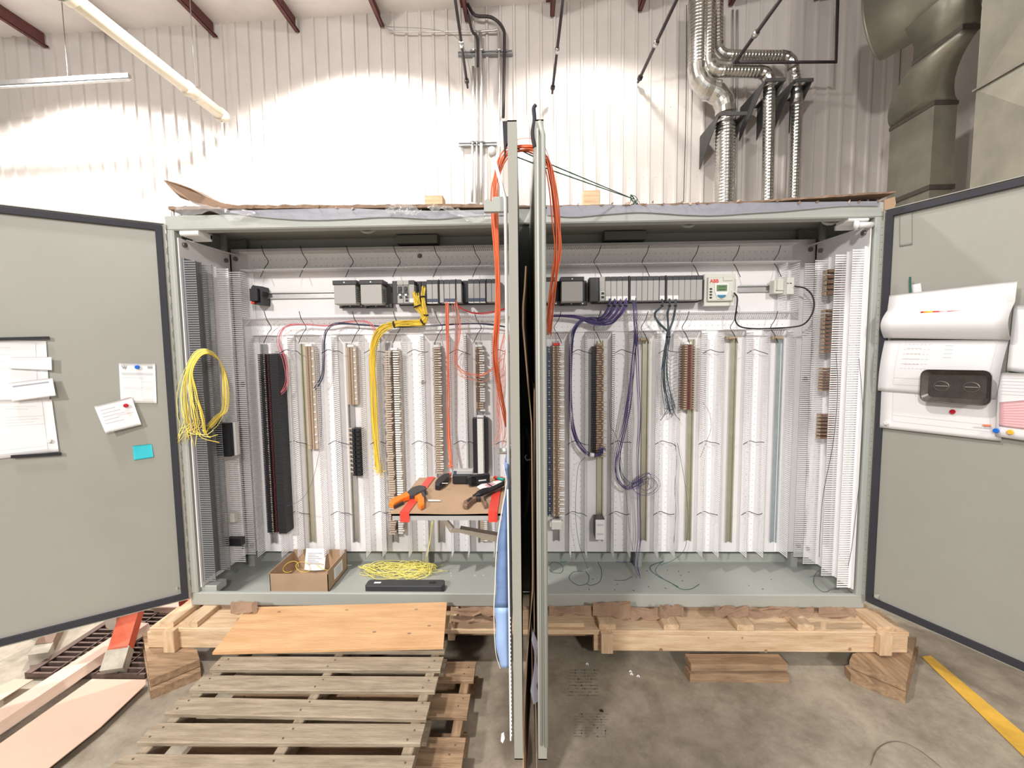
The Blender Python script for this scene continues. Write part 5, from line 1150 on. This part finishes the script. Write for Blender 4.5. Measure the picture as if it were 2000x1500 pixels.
# pen bag: red and yellow flat pen
t = thing('marker_pen', 'flat red and yellow pen in clear sleeve stuck on folded sheet', 'pen', tuple(on_door(DR, 1850, 610, .03)))
a = on_door(DR, 1799, 611, .045); b = on_door(DR, 1900, 608, .045)
for nm, u0, u1, m_ in (('barrel', 0, .94, 'red'), ('yellow_section', .06, .25, 'mag_yellow'), ('pink_section', .38, .54, 'pink_paper'), ('tip', .94, 1, 'tan')):
    mb = MB(); r_1 = .007 if nm == 'barrel' else .0076; mb.tube([a.lerp(b, u0), a.lerp(b, u1)], [r_1, r_1 if nm != 'tip' else .002], 8); mb.build(nm, m_, t, True)
sheet('clear_sleeve', DR, [(1799, 610), (1902, 606), (1892, 640), (1785, 640)], 'clear plastic sleeve hanging under the red and yellow pen', 'sleeve', m='film_clear', off=.042, curl=lambda u, v: .01 * v)
# steel tray
c = on_door(DR, 1868, 755, .036); d = DR[3]; n = DR[4]; up = V((0, 0, 1))
TL_, TR_ = on_door(DR, 1799, 738, .036), on_door(DR, 1938, 742, .036); d2 = (TR_ - TL_).normalized(); hw = (TR_ - TL_).length / 2; hh = (on_door(DR, 1868, 722, .036) - on_door(DR, 1868, 788, .036)).length / 2
up2 = n.cross(d2); up2 = up2 if up2.z > 0 else -up2
def rring(hw, hh, r, z):
    P = []
    for sx, sy, s in ((1, 1, 0), (-1, 1, .5 * PI), (-1, -1, PI), (1, -1, 1.5 * PI)):
        for k in range(6): an = s + k / 5 * PI / 2; P.append(c + d2 * (sx * (hw - r) + r * math.cos(an)) + up2 * (sy * (hh - r) + r * math.sin(an)) + n * z)
    return P
t = thing('magnetic_tray', 'rounded steel magnetic parts tray stuck on right door papers', 'tray', tuple(c - up * hh))
mb = MB(); mb.loft([rring(hw * .86, hh * .76, .02, 0), rring(hw * .97, hh * .95, .026, .022), rring(hw, hh, .028, .024), rring(hw, hh, .028, .021), rring(hw * .99, hh * .98, .027, .02)], False)
mb.loft([rring(hw * .96, hh * .93, .026, .0225), rring(hw * .82, hh * .70, .018, .004)], False); mb.vf(rring(hw * .82, hh * .70, .018, .004), [tuple(range(24))]); mb.build('dish', 'tray_steel', t, True)
for s in (-1, 1):
    q = c + d2 * (s * hw * .42) + n * .0045; mb = MB()
    for rr_, w_ in ((.026, .0016),): mb.tube([q + d2 * (rr_ * math.cos(k / 20 * 2 * PI)) + up2 * (rr_ * .8 * math.sin(k / 20 * 2 * PI)) for k in range(21)], w_, 5, False)
    mb.build('magnet_ring', 'steel_dk', t)
    mb = MB(); mb.tube([q - d2 * .02 + n * .001, q + d2 * .022 + n * .001], .002, 5); mb.build('screw', 'conduit', t)
sheet('door_plate', DR, [(1757, 420), (1782, 414), (1782, 478), (1757, 482)], 'faint darker label area high on the right door', m='door_in', off=.002)
mb = MB(); q = on_door(DR, 1717, 1162, .0); mb.tube([q, q + n * .02, q + n * .021, q + n * .03], [.003, .003, .009, .009], 10); mb.build('door_stud', 'grey', DR[0])

# ================================================================== cardboard, film and blocks on top
t = thing('top_cardboard', 'brown torn cardboard sheet covering the enclosure top', 'cardboard', (0, .2, H))
R.seed(3)
n_ = 160; x0, x1 = -1.80, 1.87; P = []; Q = []
for i in range(n_ + 1):
    u = i / n_; x = x0 + (x1 - x0) * u; z = H + .008 + .008 * math.sin(u * 7) + (.02 if u < .25 else 0) * (1 - u / .25)
    z += .025 * max(0, (u - .8) / .2); th_ = (.016 if u < .46 else .008) + R.uniform(-.003, .003); y = -.012 + R.uniform(-.006, .004)
    P.append([V((x, y, z)), V((x, y - R.uniform(0, .004), z + th_)), V((x, .48, z + th_ + .004)), V((x, .48, z))])
mb = MB(); mb.loft(P); mb.build('main_sheet', 'card_dark', t)
a = [(337, 372), (318, 351), (345, 357), (372, 368), (402, 384), (432, 396), (470, 402), (440, 408), (388, 401), (352, 386)]
Pp = [on_y(px, py, .0 - .03 * (i < 4)) for i, (px, py) in enumerate(a)]
mb = MB(); mb.prism(Pp, (.01, .06, .004)); mb.build('curled_flap', 'card_dark', t)
for i in range(26):
    px = R.uniform(1100, 1740) if i < 20 else R.uniform(430, 980); py = 400 - (px - 1000) * .012 + R.uniform(-3, 3); s = R.uniform(3, 10)
    P3 = [on_y(px, py, -.02), on_y(px + s, py - R.uniform(1, 4), -.03), on_y(px + s * .8, py + R.uniform(0, 3), -.025), on_y(px + s * .2, py + R.uniform(1, 5), -.02)]
    mb = MB(); mb.prism(P3, (0, .003, 0)); mb.build('torn_fleck', 'card_torn' if i % 3 else 'card_light', t)
Pp = [on_y(px, py, -.01) for px, py in ((1728, 390), (1748, 384), (1750, 398), (1744, 414), (1728, 418))]
mb = MB(); mb.prism(Pp, (0, .25, 0)); mb.build('corner_flap', 'card', t)
for (a, b, lb) in (((829, 382, 865, 400), .16, 'small wooden block on the enclosure top, left of the doors'), ((1140, 372, 1172, 397), .13, 'small wooden block on enclosure top, right of the doors')):
    p0 = on_y(a[0], a[1], b); p1 = on_y(a[2], a[3], b); mb = MB(); mb.bbox(p0.x, p1.x, b, b + .09, H + .02, p0.z, .003); mb.build('wood_block', 'pine_x', label=lb, cat='wood block')
Pp = [on_y(px, py, -.02) for px, py in ((959, 403), (975, 401), (984, 404), (974, 409), (968, 417), (962, 410))]
mb = MB(); mb.prism(Pp, (0, .003, 0)); mb.build('card_scrap', 'card_light', label='torn pale scrap on top edge beside left middle door', cat='cardboard')
def film(label, pts, m='film', Y=-.012, depth=.004, crump=.0):
    n = len(pts); mb = MB(); top = [on_y(px, a, Y) for px, a, b in pts]; bot = [on_y(px, b, Y) for px, a, b in pts]
    tp = smooth_path(top, 4); bt = smooth_path(bot, 4); rows_ = 6; k = len(tp)
    G = [[tp[i].lerp(bt[i], j / rows_) + V((0, -abs(R.gauss(0, crump)) - .002, R.gauss(0, crump * .4))) for i in range(k)] for j in range(rows_ + 1)]
    vs = [p_ for r1 in G for p_ in r1]; mb.vf(vs, [(j * k + i, j * k + i + 1, (j + 1) * k + i + 1, (j + 1) * k + i) for j in range(rows_) for i in range(k - 1)])
    mb.build('plastic_film', m, None, True, label=label, cat='plastic film')
film('grey plastic film stuck along the left half of top front edge', [(450, 412, 416), (520, 410, 425), (600, 408, 430), (680, 407, 428), (760, 410, 424), (850, 412, 428), (920, 412, 422), (985, 408, 420)], crump=.0006)
film('grey plastic film stuck along right half of top front edge', [(1068, 403, 420), (1120, 402, 424), (1170, 401, 420), (1250, 400, 415), (1340, 399, 420), (1400, 397, 421), (1460, 396, 417), (1540, 395, 412), (1640, 394, 403), (1718, 393, 402)], crump=.0006)
film('crumpled clear film bunched at top left under curled cardboard', [(345, 398, 418), (365, 392, 422), (390, 399, 420), (420, 404, 415), (450, 410, 432), (480, 410, 428), (500, 414, 420)], 'film_clear', -.03, crump=.007)
film('crumpled clear film bunch hanging at centre left of top edge', [(754, 408, 414), (770, 396, 418), (780, 392, 416), (795, 398, 420), (810, 404, 421), (825, 412, 416)], 'film_clear', -.04, crump=.010)
film('twisted clear film strand right of the film bunch', [(836, 404, 408), (848, 400, 414), (862, 402, 410), (880, 406, 416), (900, 412, 426), (925, 418, 434), (950, 418, 432), (975, 416, 424)], 'film_clear', -.035, crump=.008)

# ================================================================== timber skid under the enclosure
R.seed(11)
def beam(name, x0, x1, y0, y1, z0, z1, m, t=None, label=None, cat=None, T=None, group=None):
    mb = MB(); mb.bbox(x0, x1, y0, y1, z0, z1, .003, T); return mb.build(name, m, t, label=label, cat=cat, group=group)
t = thing('timber_skid', 'new pine timber skid frame carrying the enclosure', 'skid', (0, .1, -.145))
pz = -.145
xl = on_y(287, 1240, -.15).x
xr = on_y(1772, 1262, -.148).x; xc = on_y(1160, 1262, -.148).x
beam('front_plank', xl + .02, xr, -.154, .04, -.056, -.032, 'pine_x', t)
for px, py in ((1291, 1269), (1496, 1272), (1384, 1246), (1660, 1268), (1450, 1246)):
    c = on_y(px, py, -.149); mb = MB(); mb.tube([c, c + V((0, .003, 0))], .009 if py > 1260 else .005, 10); mb.build('knot', 'block_x', t)
beam('front_beam', xc, xr, -.148, -.11, pz, -.059, 'pine_x', t)
beam('front_beam', xl, on_y(520, 1262, -.148).x, -.148, -.11, pz, -.059, 'pine_x', t)
beam('rear_beam', xl, xr, .42, .46, pz, -.02, 'pine_x', t)
beam('rear_light_block', xl, xr, .38, .47, FZ, pz - .001, 'block_x', t)  # added unseen timber, blocks light from behind to darken under the skid
beam('inner_beam', xl + .1, xr - .1, -.04, .0, pz + .02, -.059, 'pine_x', t)
for px, w_ in ((340, .075), (385, .08), (1183, .085), (1305, .075), (1447, .085), (1562, .08), (1715, .085)):
    x = on_y(px, 1215, -.1).x; d_ = x / 2.2 * .0
    beam('cross_block', x - w_ / 2, x + w_ / 2, -.148 if px != 0 else -.1, .3, -.031, -.002, 'pine_y', t)
beam('cross_block', on_y(880, 1200, -.05).x, on_y(893, 1200, -.05).x, -.14, .3, -.10, -.004, 'pine_y', t)
for px in (336, 1184, 1724):
    x = on_y(px, 1250, -.16).x; beam('end_cleat', x - .03, x + .03, -.185, -.148, pz + .012 if px != 336 else pz, -.03, 'pine_z', t)
beam('lower_board', on_y(875, 1250, -.06).x, on_y(1158, 1250, -.06).x, -.05, -.02, -.135, -.06, 'block_x', t)
for i, (px0, px1, py0, py1, lb) in enumerate(((1158, 1232, 1180, 1207, 'leftmost'), (1232, 1290, 1190, 1210, 'second'), (1290, 1335, 1186, 1206, 'third'), (1398, 1462, 1188, 1206, 'fourth'), (1462, 1530, 1190, 1208, 'fifth'), (1522, 1590, 1190, 1207, 'sixth'), (1602, 1672, 1189, 1208, 'seventh'), (1072, 1155, 1188, 1202, 'flat one just right of doors'), (880, 968, 1190, 1202, 'flat one just left of doors'), (450, 500, 1178, 1200, 'one at far left of skid'), (880, 968, 1204, 1216, 'lower one just left of doors'))):
    Y = -.10; P = []; nn = 7
    for k in range(nn): u = k / (nn - 1); P.append(on_y(px0 + (px1 - px0) * u, py0 + R.uniform(-2, 4), Y - R.uniform(0, .02)))
    for k in range(nn): u = 1 - k / (nn - 1); P.append(on_y(px0 + (px1 - px0) * u, py1 + R.uniform(-5, 3), Y - .035 - R.uniform(0, .02)))
    mb = MB(); mb.prism(P, (0, .012, .006)); mb.build('torn_cardboard', 'card_torn', label='torn brown cardboard under the sill: ' + lb, cat='cardboard', group='torn cardboard pieces under the sill')
mb = MB(); mb.box(-1.75, 1.75, .02, .4, -.031, -.004); mb.build('cardboard_liner', 'card_dark', label='flat dark cardboard liner between enclosure and skid', cat='cardboard')
beam('loose_batten', on_y(1070, 1225, -.12).x, on_y(1140, 1225, -.12).x, -.135, -.10, -.031, -.008, 'pine_x', None, 'short loose pine batten on skid just right of doors', 'wood')
# cribbing blocks
def block(label, quad, z0, z1, m='block_x', group=None):
    P = [on_z(px, py, z1) for px, py in quad]; mb = MB(); mb.loft([[V((p_.x, p_.y, z0)) for p_ in P], [V((p_.x, p_.y, z1)) for p_ in P]]); mb.build('timber_block', m, label=label, cat='timber block', group=group)
mid = FZ + .043
block('upper weathered timber block under middle of right skid', [(1338, 1277), (1520, 1277), (1539, 1297), (1350, 1298)], mid + .006, pz - .001)
block('lower weathered timber block under middle of right skid', [(1338, 1300), (1522, 1300), (1542, 1318), (1348, 1316)], FZ, mid)
block('upper old timber block turned askew at right end of skid', [(1665, 1277), (1790, 1242), (1770, 1336), (1659, 1290)], mid + .004, pz - .002, 'block_y')
block('lower old timber block turned askew at right end of skid', [(1650, 1300), (1794, 1262), (1769, 1357), (1662, 1316)], FZ, mid, 'block_y')
block('upper old timber block turned askew at left end of skid', [(278, 1235), (384, 1268), (390, 1288), (293, 1328)], mid + .004, pz - .002, 'block_x')
block('lower old timber block turned askew at left end of skid', [(278, 1262), (390, 1290), (392, 1310), (293, 1350)], FZ, mid, 'block_x')
for px, lb in ((620, 'left'), (1010, 'centre')):
    c = on_y(px, 1250, .2); beam('timber_block', c.x - .2, c.x + .2, .15, .35, FZ, pz, 'block_x', None, 'dark timber block deep under %s of enclosure' % lb, 'timber block')

# ================================================================== pallets and plywood
def pallet(label, x0, x1, y0, y1, z0, z1, nsl, slw, skew=0, slats=None, m='old_x', ms='old_y', bottom=True):
    t = thing('wooden_pallet', label, 'pallet', ((x0 + x1) / 2, (y0 + y1) / 2, z0))
    th_ = .018
    for x in (x0 + .02, (x0 + x1) / 2, x1 - .02 - .04):
        mb = MB(); mb.bbox(x, x + .04, y0, y1, z0 + (th_ if bottom else 0), z1 - th_, .003); mb.build('stringer', ms, t)
    ys_ = slats or [y1 - slw / 2 - (y1 - y0 - slw) * i / (nsl - 1) for i in range(nsl)]
    for i, yc in enumerate(ys_):
        a = R.uniform(-.004, .004); e = R.uniform(-.006, .006)
        mb = MB(); mb.bbox(x0 + e, x1 + e, yc - slw / 2, yc + slw / 2, z1 - th_, z1, .003, lambda p_: V((p_.x, p_.y + a * (p_.x - x0) * 3, p_.z + .002 * math.sin(p_.x * 5)))); s_ = mb.build('deck_board', m, t)
        mb = MB()
        for x in (x0 + .04, (x0 + x1) / 2 + .02, x1 - .04):
            for q in (-.02, .02): mb.cyl((x + q * .4, yc + q, z1), (x + q * .4, yc + q, z1 + .0012), .0035, 6)
        mb.build('nail_heads', 'steel_dk', s_)
    if bottom:
        for yc in (y0 + .06, (y0 + y1) / 2, y1 - .06): mb = MB(); mb.bbox(x0, x1, yc - .05, yc + .05, z0, z0 + th_, .003); mb.build('bottom_board', m, t)
    return t
R.seed(5)
PZ = -.012
def sly(py): return on_z(800, py, PZ).y
sl = [(1283, 1314 - 4), (1320, 1347), (1362, 1396), (1411, 1452), (1476, 1518)]
# deck board centre lines measured on the pallet top
ysl = []; 
for a, b in ((1284, 1309), (1321, 1351), (1364, 1398), (1415, 1457), (1477, 1526)): ysl.append((sly(a) + sly(b)) / 2)
gap_ = ysl[0] - ysl[1]
xL = on_z(425, 1288, PZ).x; xR = on_z(862, 1290, PZ).x
ysl = [ysl[0] + .121] + ysl + [ysl[-1] - .122]
pallet('grey weathered wooden pallet lying on top in the foreground', xL, xR, ysl[-1] - .05, ysl[0] + .05, FZ + .105, PZ, 7, .084, slats=ysl)
lz = FZ + .104
def sly2(py): return on_z(900, py, lz).y
ys2 = [(sly2(a) + sly2(b)) / 2 for a, b in ((1290, 1330), (1345, 1400), (1432, 1500))]; ys2 = ys2 + [ys2[-1] - .19]
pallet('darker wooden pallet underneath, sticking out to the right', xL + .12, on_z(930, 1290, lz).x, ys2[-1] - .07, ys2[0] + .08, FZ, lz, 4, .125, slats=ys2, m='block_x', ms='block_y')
# plywood
P = [on_z(485, 1190, .03), on_z(873, 1180, .042), on_z(866, 1268, .012)]; nn = (P[1] - P[0]).cross(P[2] - P[0]).normalized(); P.append(on_p(415, 1279, P[0], nn)); P[3].z = max(P[3].z, PZ + .001)
t = thing('plywood_sheet', 'orange brown plywood board bridging pallet and skid', 'plywood', tuple(P[3]))
mb = MB(); mb.loft([P, [p_ + V((0, 0, .012)) for p_ in P]]); mb.build('board', 'ply', t)
R.seed(4)
for (px, py) in ((545, 1195), (677, 1191), (813, 1190), (731, 1234), (799, 1237), (838, 1222)):
    c = on_z(px, py, .0); 
    # sit on the tilted board: solve with the board plane
    nn = (P[1] - P[0]).cross(P[3] - P[0]).normalized(); nn = nn if nn.z > 0 else -nn
    c = on_p(px, py, P[0] + V((0, 0, .0128)), nn); mb = MB(); mb.loft([[c + V((.010 * math.cos(k / 8 * 2 * PI), .006 * math.sin(k / 8 * 2 * PI), 0)) for k in range(8)], [c + nn * .0008 + V((.008 * math.cos(k / 8 * 2 * PI), .005 * math.sin(k / 8 * 2 * PI), 0)) for k in range(8)]]); mb.build('knot', 'block_x', t)

# ================================================================== left floor clutter
# steel grating over a trench
G = [on_z(px, py, FZ + .004) for px, py in ((35, 1330), (318, 1160), (330, 1190), (283, 1330))]
t = thing('floor_grating', 'rusty steel floor grating under the left door', 'grating', (G[0].x + .8, G[0].y, FZ))
gx0, gx1, gy0, gy1 = on_z(60, 1325, FZ).x, on_z(285, 1325, FZ).x, on_z(180, 1326, FZ).y, on_z(300, 1178, FZ).y
mb = MB(); mb.box(gx0 - .02, gx1, gy0, gy1, FZ - .0, FZ + .002); mb.build('pit_shade_sheet', 'pit', t)  # flat black sheet on the slab, paints the shade below the bars
mb = MB(); y = gy0
i = 0
while y < gy1:
    mb.box(gx0 + .0, gx1, y, y + .012, FZ + .003, FZ + .026); y += .038
mb.build('bearing_bars', 'grate', t)
mb = MB(); x = gx0
while x < gx1:
    mb.box(x, x + .006, gy0, gy1, FZ + .024, FZ + .030); x += .11
mb.box(gx0 - .03, gx0, gy0, gy1, FZ, FZ + .03); mb.build('cross_rods', 'grate', t)
def flat(name, quad, z0, h, m, label, cat, seg=1):
    P = [on_z(px, py, z0 + h) for px, py in quad]; mb = MB(); mb.loft([[p_ - V((0, 0, h)) for p_ in P], P]); return mb.build(name, m, label=label, cat=cat)
flat('cardboard_sheet', [(180, 1326), (285, 1327), (284, 1337), (196, 1420), (95, 1500), (-60, 1640), (-260, 1600), (-40, 1480)], FZ + .031, .004, 'card_light', 'large flat pale brown cardboard sheet on floor at lower left', 'cardboard')
flat('cardboard_sheet', [(28, 1326), (65, 1327), (-20, 1380), (-20, 1350)], FZ + .031, .004, 'card_light', 'small pale cardboard sheet behind the pink angle bar', 'cardboard')
# long folded channel strip (pinkish metal angle)
a0, a1 = on_z(-120, 1492, FZ + .07), on_z(290, 1218, FZ + .07)
d = (a1 - a0).normalized(); s = V((d.y, -d.x, 0)) ; s = s if s.y > 0 or s.x < 0 else -s
s = V((-d.y, d.x, 0)); 
t = thing('angle_profile', 'long pinkish brown folded metal angle lying across the grating', 'metal profile', tuple(a0))
mb = MB(); mb.loft([[a0, a0 + s * .085 + V((0, 0, .004)), a0 + s * .085 + V((0, 0, .007)), a0 + V((0, 0, .003))], [a1, a1 + s * .085 + V((0, 0, .004)), a1 + s * .085 + V((0, 0, .007)), a1 + V((0, 0, .003))]]); mb.build('top_flange', 'angle_pink', t)
mb = MB(); mb.loft([[a0, a0 + V((0, 0, .003)), a0 - s * .02 - V((0, 0, .035)), a0 - s * .022 - V((0, 0, .035))], [a1, a1 + V((0, 0, .003)), a1 - s * .02 - V((0, 0, .035)), a1 - s * .022 - V((0, 0, .035))]]); mb.build('side_flange', 'card_light', t)
# ladder/trestle feet
def leg(label, top, bot, w_, m_up, Z1, split=.32, sh=0):
    b = on_z(*bot, FZ + .034); dep = (b - CP).dot(f_); k = ray(*top); tp = CP + k * (dep + .22) / k.dot(f_)
    t = thing('trestle_leg', label, 'trestle leg', tuple(b)); ax = (tp - b).normalized(); sx = V((1, .25, 0)).normalized(); sy = ax.cross(sx).normalized()
    def ring(p_, k=1): return [p_ - sx * w_ * k - sy * .03, p_ + sx * w_ * k - sy * .03, p_ + sx * w_ * k + sy * .03, p_ - sx * w_ * k + sy * .03]
    m1 = b.lerp(tp, split); mb = MB(); mb.loft([ring(m1), ring(tp + ax * .12)]); mb.build('painted_leg', m_up, t)
    mb = MB(); mb.loft([ring(b, 1.1), ring(m1 + ax * .01, 1.1)]); mb.build('rubber_foot', 'foot', t)
    mb = MB(); q = b.lerp(tp, .75) - sx * (w_ + .03); mb.loft([[q + V((-.03, 0, -.0)), q + V((.03, 0, -.02)), q + V((.03, .02, -.02)), q + V((-.03, .02, 0))], [q + V((-.05, 0, .2)), q + V((.03, 0, .2)), q + V((.03, .02, .2)), q + V((-.05, .02, .2))]]); mb.build('brace_plate', 'conduit', t)
leg('bright orange trestle leg with grey foot, front one', (258, 1195), (222, 1312), .045, 'orange_paint', 0)
leg('dark red trestle leg with grey foot, rear one under door', (104, 1232), (76, 1287), .04, 'brown', 0)
t = thing('orange_machine_base', 'orange and brown timber end visible behind left skid corner', 'timber', tuple(on_z(350, 1190, FZ)))
mb = MB(); a = on_y(300, 1192, .25); b = on_y(350, 1172, .25); mb.bbox(a.x, b.x, .25, .4, FZ, a.z + .02, .004); mb.build('timber_end', 'angle_pink', t)
mb = MB(); a = on_y(350, 1192, .2); b = on_y(374, 1172, .2); mb.bbox(a.x, b.x, .2, .4, FZ, b.z, .004); mb.build('orange_board', 'orange_paint', t)
# floor debris and stray wire lower right
stray('thin bent wire lying on concrete near bottom right', [on_z(px, py, FZ + .003) for px, py in ((1700, 1495), (1712, 1465), (1735, 1450), (1765, 1450), (1800, 1468), (1840, 1500))], 'steel_dk', .0012)
R.seed(9)
for i, (px, py) in enumerate(((1229, 1313), (1231, 1318), (1244, 1322), (1144, 1298), (996, 1371), (1172, 1390))):
    c = on_z(px, py, FZ); mb = MB(); mb.tube([c + V((0, 0, .002)), c + V((.008, .005, .004)), c + V((.012, -.003, .003))], .004, 6); mb.build('floor_crumb', 'white' if i < 5 else 'black', label='tiny white crumb on the concrete right of the middle doors' if i < 4 else ('tiny white crumb on concrete at foot of left middle door' if i == 4 else 'tiny dark crumb on concrete right of the middle doors'), cat='crumb', group='white crumbs on the concrete' if i < 4 else None)

R.seed(21)
for (px0, px1, py0, py1, wh) in ((1112, 1180, 1306, 1362, 'nearer the skid'), (1122, 1200, 1392, 1442, 'nearer the camera')):
    mb = MB(); A = on_z(px0, py0, FZ); B = on_z(px1, py1, FZ); ny = 9
    for j in range(ny):
        y = A.y + (B.y - A.y) * (j + .5) / ny
        for i in range(9):
            x = A.x + (B.x - A.x) * (i + .5) / 9 + R.uniform(-.002, .002)
            if R.random() < .85: mb.box(x - .0085, x + .0085, y - .004, y + .004, FZ, FZ + .0005, lambda p_: V((p_.x + (p_.y - A.y) * .15, p_.y, p_.z)))
    mb.build('tyre_mark', 'tread', label='faint tyre tread print on concrete right of the doors, ' + wh, cat='tyre mark')
